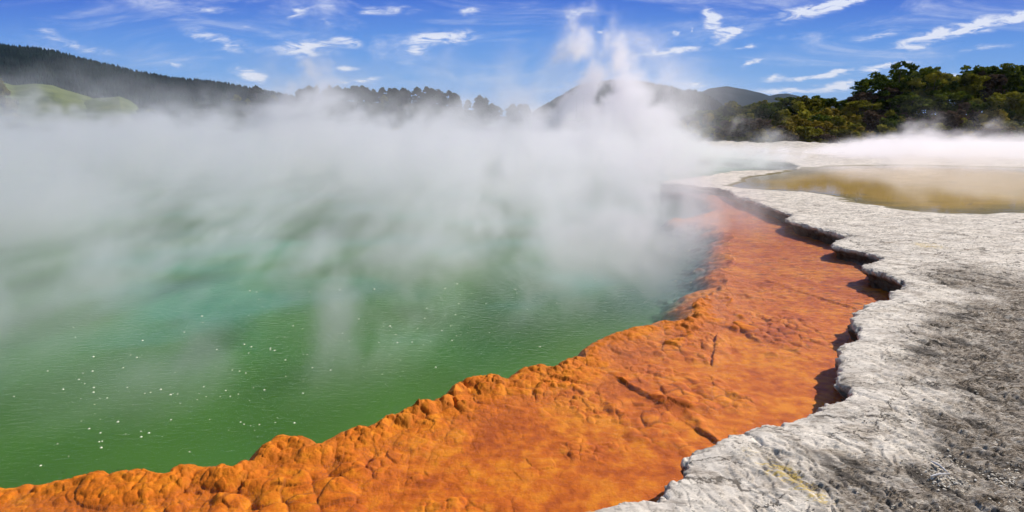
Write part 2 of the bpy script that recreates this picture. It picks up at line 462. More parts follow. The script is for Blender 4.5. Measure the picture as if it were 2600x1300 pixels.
greyc = n.ramp(n.math('ADD', n.math('MULTIPLY', fin, .5), n.math('MULTIPLY', mid, .5)), [(0.37, (0.045, .033, .022)), (0.44, (0.20, .158, .115)), (0.50, (0.43, .36, .29)), (0.59, (0.72, .65, .56))])
blot = n.noise(n.mapping(pos, rot=(0, 0, -STREAK), sc=(1, 1.7, 1)), 3.4, 7, .68, .7)
whitec = n.mix(n.smooth(blot, .47, .62, 0, .74), whitec, greyc)
gm = n.smooth(n.math('ADD', grey, n.math('MULTIPLY', n.math('SUBTRACT', mid, .5), 1.5)), 0.22, 0.80)
col = n.mix(gm, whitec, greyc)
col = n.mix(n.math('MULTIPLY', n.smooth(n.attr('lay'), .1, .9, 0, .42), n.smooth(grey, 0, .6, .45, 1)), col, (0.62, .57, .52), 'MULTIPLY')
col = n.mix(n.math('MULTIPLY', n.attr('stp'), n.smooth(mid, .35, .6, 0, .75)), col, (0.10, .08, .062))
# warm clay coloured stains
col = n.mix(n.smooth(n.noise(ms, 1.7, 5, .6, .3), .58, .74, 0, .5), col, (0.42, .33, .21), 'MULTIPLY')
col = n.mix(n.math('MULTIPLY', pit, n.smooth(big, .35, .6, .25, .85)), col, (0.05, .042, .034))
st = n.attr('streak')
col = n.mix(n.smooth(n.math('ADD', st, n.math('MULTIPLY', fin, .5)), -.28, .02, .75, 0), col, (0.07, .06, .05), 'MULTIPLY') if False else col
col = n.mix(n.math('MULTIPLY', n.smooth(st, -.34, -.08, 1, 0), n.smooth(grey, .1, .6, .15, .8)), col, (0.06, .05, .042))
sulf = n.math('MULTIPLY', n.attr('sul'), n.smooth(n.noise(ms, 7, 5, .7), .40, .60))
col = n.mix(n.smooth(n.math('MULTIPLY', sulf, n.smooth(fl1, .40, .56)), .08, .45, 0, .8), col, (0.66, .47, .12))
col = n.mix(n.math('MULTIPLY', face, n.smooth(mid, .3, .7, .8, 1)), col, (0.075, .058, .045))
wet = n.smooth(n.attr('pond'), -0.06, 0.10)
pamb = n.smooth(n.math('ADD', n.attr('pond'), n.math('MULTIPLY', n.noise(n.mapping(pos, sc=(.12, .5, 1)), 1, 4, .6), 3.0)), 1.5, 3.6)
bedc = n.mix(n.noise(n.mapping(pos, sc=(.25, 2.2, 1)), .9, 5, .65), n.mix(pamb, (0.10, .075, .006), (0.28, .165, .003)), n.mix(pamb, (0.19, .135, .008), (0.66, .38, .004)))  # dark olive near the shore: tree reflection painted into the bed colour
col = n.mix(wet, col, bedc)
vegc = n.ramp(n.noise(pos, .9, 5, .6), [(0.3, (0.02, .018, .01)), (0.6, (0.05, .045, .02)), (0.8, (0.12, .09, .04))])
col = n.mix(veg, col, vegc)
cr = n.new('ShaderNodeTexVoronoi', feature='DISTANCE_TO_EDGE'); cr.inputs['Scale'].default_value = 1.5
cwv = n.new('ShaderNodeVectorMath', operation='MULTIPLY_ADD')
cwn = n.new('ShaderNodeTexNoise'); n.put(cwn.inputs['Vector'], pos); cwn.inputs['Scale'].default_value = 2.6; cwn.inputs['Detail'].default_value = 6; cwn.inputs['Roughness'].default_value = .65
n.put(cwv.inputs[0], cwn.outputs['Color']); cwv.inputs[1].default_value = (.55, .55, 0); n.put(cwv.inputs[2], n.mapping(pos, rot=(0, 0, -STREAK), sc=(.6, 1.3, 0)))
n.put(cr.inputs['Vector'], cwv.outputs[0])
crk = n.math('MULTIPLY', n.smooth(cr.outputs['Distance'], .004, .020, 1, 0), n.smooth(n.noise(pos, 1.3, 3, .6), .47, .56))
crk = n.math('MULTIPLY', crk, n.smooth(veg, 0, .2, 1, 0))
col = n.mix(n.math('MULTIPLY', crk, .8), col, (0.07, .055, .04))
hh = n.math('ADD', n.math('MULTIPLY', fin, .7), n.math('ADD', n.math('MULTIPLY', mid, .8), n.math('MULTIPLY', vfin, .22)))
hh = n.math('SUBTRACT', hh, n.math('ADD', n.math('MULTIPLY', pit, .45), n.math('MULTIPLY', crk, .6)))
nrm = n.bump(hh, n.smooth(n.math('ADD', n.math('MULTIPLY', gm, .5), big), .42, .95, .30, 1.0), 0.042)
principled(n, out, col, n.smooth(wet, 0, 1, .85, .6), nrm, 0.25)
SINTER = m
g = tag(link(bpy.data.objects.new('sinter_ground', mesh_np('sinter_ground', v, f, SINTER, True, at))), kind='structure', label='pale crusted sinter ground with a broken undercut ledge along the pool')

# ================================================================ pool bed with the orange shelf
x, y, rr, aa = polar(1.9, 34, 1150, -50, 46, 1500)
wx = x + 0.05 * fbm(x, y, 3.3, 3, .6, 3); wy = y + 0.05 * fbm(x, y, 3.3, 3, .6, 7)
soft = ss(rr, 6.2, 9.0)
wx += soft * 0.35 * fbm(x, y, 1.3, 4, .6, 2); wy += soft * 0.5 * fbm(x, y, 1.3, 4, .6, 5)
dr = sdf(wx, wy, SHELF)
inn = dr > 0
dro = seg_dist(wx, wy, RIM)                       # distance to the outer rim
dri = np.where(inn, dro, -np.abs(dr))
led = seg_dist(x, y, E)
# cushions of several sizes
def cushions(k, s, jit=.35, sx=1.0):
    q1 = x * k * sx + jit * perlin(x * k * .8, y * k * .8, s); q2 = y * k + jit * perlin(x * k * .8, y * k * .8, s + 3)
    f1, f2, idv = worley(q1, q2, s)
    dome = np.sqrt(np.clip(1 - (f1 / .72) ** 2, 0, 1))
    return dome * (.25 + .75 * idv), ss(f2 - f1, 0, .18), idv
c_big, e_big, i_big = cushions(2.6, 1)
c_mid, e_mid, i_mid = cushions(7.0, 4)
c_sml, e_sml, i_sml = cushions(17.0, 8)
c_tny = fbm(x, y, 38, 3, .6, 2)
pat1 = ss(fbm(x, y, 0.75, 4, .6, 9), -.06, .12)    # where the cushions grow in patches
pat2 = ss(fbm(x, y, 0.9, 4, .6, 12), -.08, .15)
rimw = np.exp(-np.clip(dri, 0, 9) / 0.42)          # near the rim
rimw2 = np.exp(-np.clip(dri, 0, 9) / 0.9)
near = 1 - ss(rr, 7.0, 11)
z = -0.055 + 0.010 * fbm(x, y, 0.8, 3, .5, 4)
bumps = 0.10 * c_big * rimw * (.4 + .6 * pat1) + 0.085 * c_mid * (rimw2 * .6 * (.3 + .7 * pat2) + .55 * pat1 * pat2 * (.25 + .75 * np.exp(-np.clip(dri, 0, 9) / 1.5))) + 0.030 * c_sml * (rimw * .9 + .6 * pat1 * ss(fbm(x, y, 1.7, 3, .5, 7), -.05, .2)) + 0.006 * c_tny * (rimw + .15)
fade_l = ss(led, 0.0, 0.5) * .8 + .2
z += bumps * near * fade_l
z += 0.045 * rimw * near - .03 * soft
str_far = fbm(x * 2.2, y * 7, 1.0, 4, .65, 6)
z += soft * 0.03 * str_far * ss(dri, 0, .5)
z = np.where(z > -0.012, -0.012 + (z + 0.012) * .75, z)
cx_ = x + .04 * perlin(x * 9, y * 9, 5); cy_ = y + .04 * perlin(x * 9, y * 9, 6)
def onside(pts, ww, up, dn):
    """a step along a line: a small raised lip on the one side and a groove on the other"""
    global z
    q = seg_dist(cx_, cy_, pts)
    a0, b0 = pts[0], pts[-1]; t = b0 - a0; s = np.sign((x - a0[0]) * t[1] - (y - a0[1]) * t[0])
    z = z + up * np.exp(-(q / ww) ** 2) * (s < 0) - dn * np.exp(-(q / (ww * .5)) ** 2) * (s >= 0)
onside(CRACK, 0.05, .024, .016)
onside(RIDGE, 0.07, .02, .03)
onside(CRACK3, 0.10, .012, .03)
onside(CRACK, 0.18, .008, .0)
# outer slope into the deep water: steep by the near rim, gentle farther off
wdt = 0.16 + 0.32 * soft + 0.20 * (1 - soft) * ss(fbm(x, y, .5, 2, .5, 1), .1, .4)
t = np.clip(-dri / wdt, 0, 4)
bumps = bumps * np.where(inn, 1, 1 - soft)
z = np.where(inn, z, (-0.02 - .04 * soft + bumps * near * .5 * np.exp(-t * 2)) - 0.30 * ss(t, -0.15, 1.8) )
# meet the rim smoothly from inside
roll = ss(np.where(inn, dri, 0), 0, 0.07)
z = np.where(inn, z * roll + (-0.02 - .04 * soft + bumps * near * .5 + .0) * (1 - roll), z)
z = np.where(np.isfinite(z), z, -.35)
crev_shade = np.maximum((1 - e_mid) * np.clip(rimw2 * .6 + .7 * pat1 * pat2, 0, 1), (1 - e_big) * rimw * .8) * (z > -.12) * near
keep = sdf(x, y, POOL) > -0.9
v = np.stack([x, y, z], -1).reshape(-1, 3)
f = grid_faces(*x.shape, keep)
hgt = z
v, f, at = compact(v, f, dict(dep=z, rim=rimw * near, crk=soft, offr=ss(-dri, .3, 2.6), crev_shade=crev_shade, slate_refl=ss(rr, 6.0, 9.5) * np.exp(-(np.clip(-dri, 0, 99) / (1.1 + .12 * rr)) ** 2)))

m, n, out = material('orange_shelf')
geo = n.new('ShaderNodeNewGeometry'); pos = geo.outputs['Position']
dep = n.attr('dep')
flat = n.mapping(pos, sc=(1, 1, 0))
n1 = n.noise(flat, 1.4, 5, .6, .3); n2 = n.noise(flat, 9, 6, .65); n3 = n.noise(flat, 45, 4, .7)
col = n.ramp(n.math('ADD', n.math('MULTIPLY', n1, .5), n.math('MULTIPLY', n2, .5)), [(0.38, (0.36, .060, .001)), (0.48, (0.60, .130, .002)), (0.58, (0.78, .25, .006))])
col = n.mix(n.smooth(n3, .60, .75, 0, .35), col, (0.25, .07, .012))
spots = n.noise(flat, 26, 4, .75)
col = n.mix(n.smooth(spots, .63, .72, 0, .7), col, (0.16, .05, .015))
rimn = n.attr('rim')
dash = n.noise(n.mapping(pos, rot=(0, 0, R(8)), sc=(3.2, 13, 0)), 1.0, 4, .6, .3)
col = n.mix(n.math('MULTIPLY', n.smooth(dash, .55, .63, 0, .7), n.math('MULTIPLY', n.smooth(n1, .40, .54), n.smooth(n.attr('crk'), .15, .9, .1, 1))), col, (0.15, .035, .006))
col = n.mix(n.math('MULTIPLY', rimn, .5), col, (0.70, .215, .008))
col = n.mix(n.math('MULTIPLY', n.attr('crev_shade'), n.smooth(n2, .35, .6, .35, .85)), col, (0.26, .065, .004))  # shade between the lumps, painted into the shelf colour as dark rust
# milky green water swallows the bed with depth
gcol = n.ramp(n.math('ADD', n.noise(n.mapping(pos, sc=(.26, .30, 0)), 1.0, 2, .5, 0), n.smooth(n.attr('offr'), 0, 1, -.16, .0)), [(0.36, (0.052, .155, .012)), (0.49, (0.060, .190, .028)), (0.60, (0.085, .275, .15))])
gcol = n.mix(n.math('MULTIPLY', n.attr('slate_refl'), .85), gcol, (0.062, .125, .150))  # blue-grey of reflection and steam, painted into the water colour
gm = n.smooth(n.math('ADD', dep, n.math('MULTIPLY', n1, .05)), -0.26, -0.07, 1, 0)
brown = n.smooth(dep, -0.25, -0.07, 1, 0)
col = n.mix(n.math('MULTIPLY', brown, .55), col, n.mix(n.attr('slate_refl'), (0.17, .13, .03), (0.16, .11, .12)))
col = n.mix(gm, col, gcol)
b = n.new('ShaderNodeBump'); b.inputs['Distance'].default_value = 0.022
n.put(b.inputs['Height'], n.math('ADD', n2, n.math('MULTIPLY', n3, .45))); n.put(b.inputs['Strength'], n.smooth(dep, -.25, -.05, .0, .55))
principled(n, out, col, .75, b.outputs[0], 0.25)
BED = m
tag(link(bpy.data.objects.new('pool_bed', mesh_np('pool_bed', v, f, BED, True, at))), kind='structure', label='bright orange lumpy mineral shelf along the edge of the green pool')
# deep floor farther out, one plain sheet below everything
xx, yv = np.meshgrid(np.linspace(-75, 75, 60), np.linspace(-8, 75, 40), indexing='ij')
me = mesh_np('pool_floor', np.stack([xx, yv, np.full(xx.shape, -0.40)], -1).reshape(-1, 3), grid_faces(60, 40)[:, ::-1], BED, True, dict(dep=np.full(xx.size, -1.), rim=np.zeros(xx.size), crev_shade=np.zeros(xx.size), offr=np.ones(xx.size), slate_refl=np.zeros(xx.size), crk=np.zeros(xx.size)))
tag(link(bpy.data.objects.new('pool_floor', me)), kind='structure')

# ================================================================ water sheets
def water_mat(name, ripple, scale, tint=(1, 1, 1), refl=.45):
    m, n, out = material(name)
    geo = n.new('ShaderNodeNewGeometry'); pos = geo.outputs['Position']
    w1 = n.noise(n.mapping(pos, rot=(0, 0, R(12)), sc=(1, 2.6, 1)), scale, 3, .6, .2)
    w2 = n.noise(n.mapping(pos, rot=(0, 0, R(-20)), sc=(1, 2.0, 1)), scale * 4, 2, .5)
    nrm = n.bump(n.math('ADD', w1, n.math('MULTIPLY', w2, .3)), ripple, 0.02)
    gl = n.new('ShaderNodeBsdfGlossy'); gl.inputs['Roughness'].default_value = 0.04; n.put(gl.inputs['Normal'], nrm)
    tr = n.new('ShaderNodeBsdfTransparent'); tr.inputs[0].default_value = tint + (1,)
    fr = n.new('ShaderNodeFresnel'); n.put(fr.inputs[0], n.math('MULTIPLY_ADD', geo.outputs['Backfacing'], 1 / 1.33 - 1.33, 1.33)); n.put(fr.inputs['Normal'], nrm)
    mx = n.new('ShaderNodeMixShader'); n.put(mx.inputs[0], n.math('MULTIPLY', fr.outputs[0], n.math('MULTIPLY_ADD', fr.outputs[0], 2.2 * refl, .7 * refl), clamp=True)); n.put(mx.inputs[1], tr.outputs[0]); n.put(mx.inputs[2], gl.outputs[0])
    n.l.new(mx.outputs[0], out.inputs[0])
    return m
def sheet(name, poly, z, mat, grow=0.0):
    """a fan-free flat sheet over a polygon's bounding area, cut to the polygon"""
    import bmesh
    bm = bmesh.new()
    vs = [bm.verts.new((p[0], p[1], z)) for p in poly]
    fc = bm.faces.new(vs)
    bmesh.ops.triangulate(bm, faces=[fc])
    bmesh.ops.recalc_face_normals(bm, faces=bm.faces)
    for q in bm.faces:
        if q.normal.z < 0: q.normal_flip()
    me = bpy.data.meshes.new(name); bm.to_mesh(me); bm.free()
    me.materials.append(mat)
    return tag(link(bpy.data.objects.new(name, me)), kind='structure')
def offset(poly, dist):
    p = np.asarray(poly); q = np.roll(p, -1, 0) - np.roll(p, 1, 0)
    nn = np.stack([q[:, 1], -q[:, 0]], -1); nn /= np.linalg.norm(nn, axis=1)[:, None] + 1e-9
    area = 0.5 * np.sum(p[:, 0] * np.roll(p[:, 1], -1) - np.roll(p[:, 0], -1) * p[:, 1])
    return p + nn * dist * (1 if area > 0 else -1)
WATER = water_mat('pool_water', 0.5, 9.0)
PONDW = water_mat('pond_water', 0.05, 2.2, refl=.38)
me = mesh_np('pool_water', [(-74, -7, 0), (80, -7, 0), (80, 74, 0), (-74, 74, 0)], [(0, 1, 2, 3)], WATER, False)
tag(link(bpy.data.objects.new('pool_water', me)), kind='structure', label='still thin water over the green pool and its orange shelf')
sheet('pond_water', offset(POND, 0.9), POND_Z, PONDW)

# ================================================================ hills and far ground
def ridge(name, crest, Y, depth, base, mat, back=None, nx=260, ny=60, rough=0.06, seed=0, label=None, ease=1.0):
    """a hill whose skyline follows the crest points at distance Y and slopes down towards the viewer over `depth` metres"""
    cp = np.array([PY(a, b, Y) for a, b in crest])
    X = np.linspace(cp[0, 0], cp[-1, 0], nx)
    Z = np.interp(X, cp[:, 0], cp[:, 2])
    k = np.hanning(9); k /= k.sum(); Z = np.convolve(np.pad(Z, 4, 'edge'), k, 'valid')
    back = back or depth * .5
    T = np.concatenate([np.linspace(0, 1, ny), np.linspace(1.05, 2, ny // 4)])
    XX, TT = np.meshgrid(X, T, indexing='ij')
    ZZ = np.repeat(Z[:, None], len(T), 1)
    YY = np.where(TT <= 1, Y - depth * (1 - TT), Y + back * (TT - 1))
    prof = np.where(TT <= 1, np.sin(np.clip(TT, 0, 1) * np.pi / 2) ** ease, np.cos((TT - 1) * np.pi / 2))
    sc = XX * (YY / Y)
    nz = fbm(XX / Y, YY / Y, 14, 5, .5, seed) * rough * (ZZ - base) * np.sin(np.clip(TT / 2, 0, 1) * np.pi) * np.where(TT <= 1, (1 - TT) * 3 + .12, 1)
    H = base + (ZZ - base) * prof + nz
    me = mesh_np(name, np.stack([sc, YY, H], -1).reshape(-1, 3), grid_faces(nx, len(T))[:, ::-1], mat)
    o = tag(link(bpy.data.objects.new(name, me)), kind='structure', label=label)
    return o, (sc, YY, H, nx, len(T), ny)

def ground_mat(name, stops, sc, rough=.95, bump=.0):
    m, n, out = material(name)
    geo = n.new('ShaderNodeNewGeometry')
    a = n.noise(geo.outputs['Position'], sc, 8, .65, .2)
    nn = n.bump(a, 0.8, bump) if bump else None
    principled(n, out, n.ramp(a, stops), rough, nn, .1)
    return m
M_far = ground_mat('far_forest_hill', [(0.3, (.007, .014, .018)), (.5, (.012, .022, .022)), (.7, (.025, .036, .028))], .035, bump=6)
M_blue = ground_mat('blue_hill', [(0.3, (.006, .012, .022)), (.5, (.009, .019, .032)), (.7, (.014, .028, .042))], .02, bump=8)
M_grass = ground_mat('pasture', [(0.3, (.06, .08, .018)), (.5, (.12, .15, .035)), (.7, (.20, .20, .07))], .12, bump=.5)
M_bushg = ground_mat('bush_ground', [(0.3, (.012, .014, .008)), (.5, (.03, .032, .015)), (.7, (.07, .06, .03))], .6, bump=.3)

xx, yy_ = np.meshgrid(np.concatenate([-np.geomspace(5000, 5, 50), [0], np.geomspace(5, 5000, 50)]), np.concatenate([[-60], np.linspace(-40, 60, 6), np.geomspace(75, 6000, 50)]), indexing='ij')
zz = np.where(yy_ > 72, 0.2, -1.6)
me = mesh_np('ground', np.stack([xx, yy_, zz], -1).reshape(-1, 3), grid_faces(*xx.shape)[:, ::-1], M_bushg)
tag(link(bpy.data.objects.new('ground', me)), kind='structure')

s_ = 2600 / 2576.
def sc_(l): return [(a * s_, b * s_) for a, b in l]
o_ridge, G_ridge = ridge('forested_hill', sc_([(-700, 150), (-400, 105), (-200, 112), (0, 137), (90, 146), (180, 163), (270, 184), (350, 203), (430, 216), (520, 223), (600, 236), (660, 246), (740, 262), (830, 285), (900, 305)]), 900, 420, 0, M_far, seed=1, label='long dark conifer covered ridge sloping down from the upper left')
o_grass, G_grass = ridge('grassy_hill', sc_([(-300, 240), (-150, 225), (0, 208), (35, 219), (60, 217), (90, 214), (130, 217), (175, 232), (220, 245), (270, 262), (320, 285), (380, 315)]), 330, 120, .2, M_grass, seed=2, label='sunlit green pasture hill at the far left')
o_grass2, _ = ridge('grassy_hill', sc_([(150, 300), (180, 270), (215, 254), (240, 248), (275, 247), (300, 244), (325, 253), (350, 270), (390, 290), (440, 312)]), 300, 90, .2, M_grass, seed=4, label='smaller green pasture hill right of the sunlit one')
o_mtn, G_mtn = ridge('mountain', sc_([(1310, 306), (1340, 298), (1352, 288), (1380, 274), (1420, 252), (1450, 236), (1490, 224), (1540, 218), (1600, 221), (1650, 229), (1690, 235), (1720, 246), (1740, 242), (1790, 262), (1850, 300)]), 1300, 600, 0, M_far, seed=3, label='broad dark mountain behind the tall steam plume')
o_b1, _ = ridge('blue_hill', sc_([(1560, 300), (1640, 262), (1700, 248), (1740, 241), (1760, 236), (1785, 226), (1830, 219), (1870, 226), (1920, 238), (1960, 252), (2040, 268), (2200, 300)]), 1800, 600, 0, M_blue, seed=6, label='rounded dark blue hill right of the mountain')
o_b2, _ = ridge('blue_hill', sc_([(1850, 262), (1930, 243), (1955, 237), (1980, 235), (2005, 241), (2060, 256), (2200, 280), (2400, 300)]), 2200, 600, 0, M_blue, seed=8, label='small low blue hill peeking above the scrub')
o_pr, G_pr = ridge('pine_hill', sc_([(300, 318), (350, 300), (410, 283), (520, 276), (620, 264), (690, 268), (730, 272), (770, 258), (800, 258), (850, 256), (900, 258), (1000, 262), (1090, 262), (1150, 270), (1210, 284), (1300, 300), (1340, 304), (1500, 312), (1700, 318)]), 215, 70, .2, M_bushg, seed=9, rough=.1, label='low scrubby hill carrying a row of pines')

# ================================================================ plants
def leaf_mat(name, stops, sc=.9, trans=.32):
    m, n, out = material(name)
    geo = n.new('ShaderNodeNewGeometry'); tcn = n.new('ShaderNodeTexCoord')
    oi = n.new('ShaderNodeObjectInfo')
    a = n.noise(tcn.outputs['Object'], sc, 4, .65)
    a = n.math('ADD', a, n.math('MULTIPLY_ADD', oi.outputs['Random'], .16, -.08))
    b = n.new('ShaderNodeBsdfDiffuse'); c = n.ramp(a, stops)
    n.put(b.inputs[0], c)
    t = n.new('ShaderNodeBsdfTranslucent'); n.put(t.inputs[0], c)
    mx = n.new('ShaderNodeMixShader'); mx.inputs[0].default_value = trans
    n.put(mx.inputs[1], b.outputs[0]); n.put(mx.inputs[2], t.outputs[0])
    n.l.new(mx.outputs[0], out.inputs[0])
    return m
L_dark = leaf_mat('leaves_dark', [(.3, (.022, .036, .006)), (.46, (.048, .072, .011)), (.60, (.13, .16, .018)), (.74, (.24, .25, .03))])
L_olive = leaf_mat('leaves_olive', [(.3, (.06, .062, .010)), (.46, (.16, .15, .020)), (.60, (.30, .27, .035)), (.75, (.42, .36, .06))])
L_gold = leaf_mat('leaves_gold', [(.3, (.12, .085, .012)), (.46, (.24, .18, .028)), (.60, (.40, .31, .05)), (.75, (.50, .42, .09))])
L_brown = leaf_mat('leaves_brown', [(.3, (.04, .026, .02)), (.5, (.09, .06, .042)), (.7, (.17, .12, .085)), (.85, (.25, .19, .14))])
L_pine = leaf_mat('needles', [(.3, (.008, .016, .007)), (.5, (.018, .032, .011)), (.7, (.045, .065, .018))], .3, .1)
L_con = leaf_mat('conifer_forest', [(.3, (.004, .010, .011)), (.5, (.008, .018, .017)), (.7, (.018, .032, .022))], .02, .0)
L_yel = leaf_mat('leaves_yellow', [(.3, (.10, .08, .008)), (.5, (.26, .20, .012)), (.7, (.45, .36, .03))], .6, .3)
m, n, out = material('bark')
geo = n.new('ShaderNodeNewGeometry')
principled(n, out, n.ramp(n.noise(geo.outputs['Position'], 4, 5, .6), [(.3, (.03, .024, .02)), (.6, (.12, .10, .085)), (.8, (.28, .25, .22))]), .9)
BARK = m

def cards(c, size, r, elong=1.6):
    """one small bent leaf spray (two triangles) at each centre c"""
    N = len(c)
    a = r.normal(size=(N, 3)); a[:, 2] *= .6; a /= np.linalg.norm(a, axis=1)[:, None]
    b = np.cross(a, r.normal(size=(N, 3))); b /= np.linalg.norm(b, axis=1)[:, None]
    s = size * r.uniform(.6, 1.4, (N, 1))
    p0 = c - a * s * elong * .5; p1 = c + b * s * .5 + a * s * .1; p2 = c + a * s * elong * .5; p3 = c - b * s * .5 + np.cross(a, b) * s * .3
    v = np.stack([p0, p1, p2, p3], 1).reshape(-1, 3)
    i = np.arange(N)[:, None] * 4
    return v, np.concatenate([i + [0, 1, 2], i + [0, 2, 3]], 0)
def tube(pts, rads, k=6):
    pts = np.asarray(pts, float); V = []; Fc = []
    for i, (p, r_) in enumerate(zip(pts, rads)):
        t = pts[min(i + 1, len(pts) - 1)] - pts[max(i - 1, 0)]; t /= np.linalg.norm(t) + 1e-9
        u_ = np.cross(t, [.3, .9, .1]); u_ /= np.linalg.norm(u_) + 1e-9; w_ = np.cross(t, u_)
        for j in range(k):
            q = 2 * np.pi * j / k; V.append(p + r_ * (math.cos(q) * u_ + math.sin(q) * w_))
    for i in range(len(pts) - 1):
        for j in range(k):
            a, b = i * k + j, i * k + (j + 1) % k
            Fc += [(a, b, b + k), (a, b + k, a + k)]
    return np.array(V), np.array(Fc)
def join(parts):
    vs, fs, o = [], [], 0
    for v, f in parts:
        vs.append(v); fs.append(np.asarray(f) + o); o += len(v)
    return np.concatenate(vs), np.concatenate(fs)

def plant_mesh(kind, seed):
    """unit-ish plants in metres, base at the origin: returns (wood, leaves, height)"""
    r = np.random.default_rng(seed)
    wood, cl = [], []
    if kind == 'tree':                                   # layered, wind-combed crown on forked limbs
        H = 6.0
        lean = r.uniform(-.5, .5, 2)
        fork = np.array([lean[0] * .4, lean[1] * .4, H * .22])
        wood.append(tube([[0, 0, -.6], fork * .5, fork], [.17, .14, .12]))
        for k in range(r.integers(8, 12)):
            q = r.uniform(0, 2 * np.pi); rad = r.uniform(.2, 2.4); hz = H * r.uniform(.42, .96) * (1 - .05 * rad)
            e = np.array([math.cos(q) * rad + lean[0], math.sin(q) * rad + lean[1], hz])
            mid_ = fork * .4 + e * .6 + r.normal(size=3) * .25; mid_[2] -= .3
            wood.append(tube([fork, mid_, e], [.09, .06, .025], 5))
            rx = r.uniform(.75, 1.35); rz = r.uniform(.22, .42)
            for j in range(5):
                cc = e + r.normal(size=3) * [rx * .55, rx * .55, rz * .8]
                m_ = 70
                p = r.normal(size=(m_, 3)); p /= np.linalg.norm(p, axis=1)[:, None]; p *= r.uniform(.3, 1, (m_, 1)) ** .5
                cl.append(cc + p * [rx * .62, rx * .62, rz])
        for k in range(9):                               # lower skirt of foliage
            q = r.uniform(0, 2 * np.pi); cc = np.array([math.cos(q) * r.uniform(.4, 1.6), math.sin(q) * r.uniform(.4, 1.6), H * r.uniform(.12, .5)])
            p = r.normal(size=(110, 3)) * [.55, .55, .42]; cl.append(cc + p)
        c = np.concatenate(cl); lv = cards(c, .20, r, 1.9)
    elif kind == 'shrub':
        H = 2.4
        for k in range(16):
            q = r.uniform(0, 2 * np.pi); rad = 1.25 * math.sqrt(r.uniform(0, 1)); hz = H * r.uniform(.25, .92) * (1 - .28 * rad)
            e = np.array([math.cos(q) * rad, math.sin(q) * rad, hz])
            if k < 8: wood.append(tube([[0, 0, -.3], e * [.4, .4, .5], e], [.05, .035, .012], 4))
            m_ = 120; s0 = r.uniform(.28, .46)
            p = r.normal(size=(m_, 3)); p /= np.linalg.norm(p, axis=1)[:, None]; p *= r.uniform(.4, 1.05, (m_, 1))
            cl.append(e + p * [s0, s0, s0 * .9])
        c = np.concatenate(cl); lv = cards(c, .135, r, 1.8)
    elif kind == 'pine':                                 # ragged round-headed pine
        H = 10.0
        wood.append(tube([[0, 0, -1], [.1, 0, H * .5], [0, .1, H * .93]], [.3, .2, .06]))
        for k in range(30):
            tq = r.uniform(.22, 1.0); q = r.uniform(0, 2 * np.pi)
            prof = (math.sin(min(1, (1.04 - tq) / .5) * np.pi / 2)) * 3.0
            rad = prof * r.uniform(.45, 1); hz = H * tq * .95
            e = np.array([math.cos(q) * rad, math.sin(q) * rad, hz + rad * .15])
            wood.append(tube([[0, 0, hz - .8 - rad * .2], e], [.08, .03], 4))
            m_ = 120; s0 = r.uniform(.5, .95)
            p = r.normal(size=(m_, 3)) * .5
            cl.append(e + p * [s0, s0, s0 * .8] + np.array([0, 0, .1]))
        for k in range(5):
            cl.append(np.array([r.normal() * .3, r.normal() * .3, H * .93 + k * .1]) + r.normal(size=(22, 3)) * [.2, .2, .4])
        c = np.concatenate(cl); lv = cards(c, .42, r, 2.0)
    wv, wf = join(wood)
    return (wv, wf), lv, c[:, 2].max()

PROTO = {}
for kind, cnt in (('tree', 6), ('shrub', 5), ('pine', 5)):
    for i in range(cnt):
        wd, lv, hh_ = plant_mesh(kind, 100 + 17 * i + len(kind))
        mw = mesh_np('trunk' if kind != 'shrub' else 'stem', wd[0], wd[1], BARK)
        ml = mesh_np('crown', lv[0], lv[1], L_dark, smooth=False)
        PROTO[kind, i] = (mw, ml, hh_)
NAMES = {'tree': 'scrub_tree', 'shrub': 'shrub', 'pine': 'pine_tree'}
CAT = {'tree': 'tree', 'shrub': 'shrub', 'pine': 'tree'}
def plant(kind, i, loc, h, mat, label, group, rz, wide=1.0, name=None):
    mw, ml, hp = PROTO[kind, i]
    root = bpy.data.objects.new(name or NAMES[kind], None)
    link(root); root.location = loc; root.rotation_euler = (0, 0, rz)
    s = h / hp; root.scale = (s * wide, s * wide, s)
    root.empty_display_size = .3
    tag(root, label, CAT[kind], group)
    a = link(bpy.data.objects.new('trunk' if kind != 'shrub' else 'stem', mw), root)
    b = link(bpy.data.objects.new('crown', ml), root)
    b.material_slots[0].link = 'OBJECT'; b.material_slots[0].material = mat
    return root

# belt of scrub beyond the white shore; the last rows reach the skyline of the photograph
SKX = np.array([900, 1100, 1250, 1400, 1500, 1700, 1750, 1790, 1840, 1870, 1885, 1910, 1960, 2010, 2050, 2080, 2120, 2155, 2182, 2203, 2245, 2294, 2320, 2346, 2380, 2406, 2427, 2444, 2480, 2540, 2577, 2650, 2800, 3000])
SKYP = np.array([318, 316, 312, 312, 310, 305, 290, 278, 262, 254, 258, 246, 243, 240, 238, 241, 246, 238, 224, 204, 194, 166, 172, 176, 190, 203, 192, 170, 166, 163, 165, 160, 150, 150])
pr = np.random.default_rng(31)
def ground_at(X, Y): return 0.25 + float(mound_z(np.array([X]), np.array([Y]))[0])
rows = [(64.5, 'shrub', 1.5, 2.3, 2.1), (66.5, 'shrub', 2.0, 3.0, 2.5), (69.0, 'shrub', 2.6, 3.6, 2.9), (72.0, 'mix', 3.0, 4.4, 3.2), (76.0, 'tree', 4.2, 5.4, 3.4), (80.0, 'tree', 0, 0, 2.9), (83.5, 'tree', -1, 0, 3.4)]
COL = {0: [(L_gold, .42), (L_olive, .75), (L_brown, 1)], 1: [(L_gold, .28), (L_olive, .68), (L_brown, .85), (L_dark, 1)], 2: [(L_dark, .45), (L_olive, .8), (L_brown, .9), (L_gold, 1)], 3: [(L_dark, .8), (L_olive, 1)]}
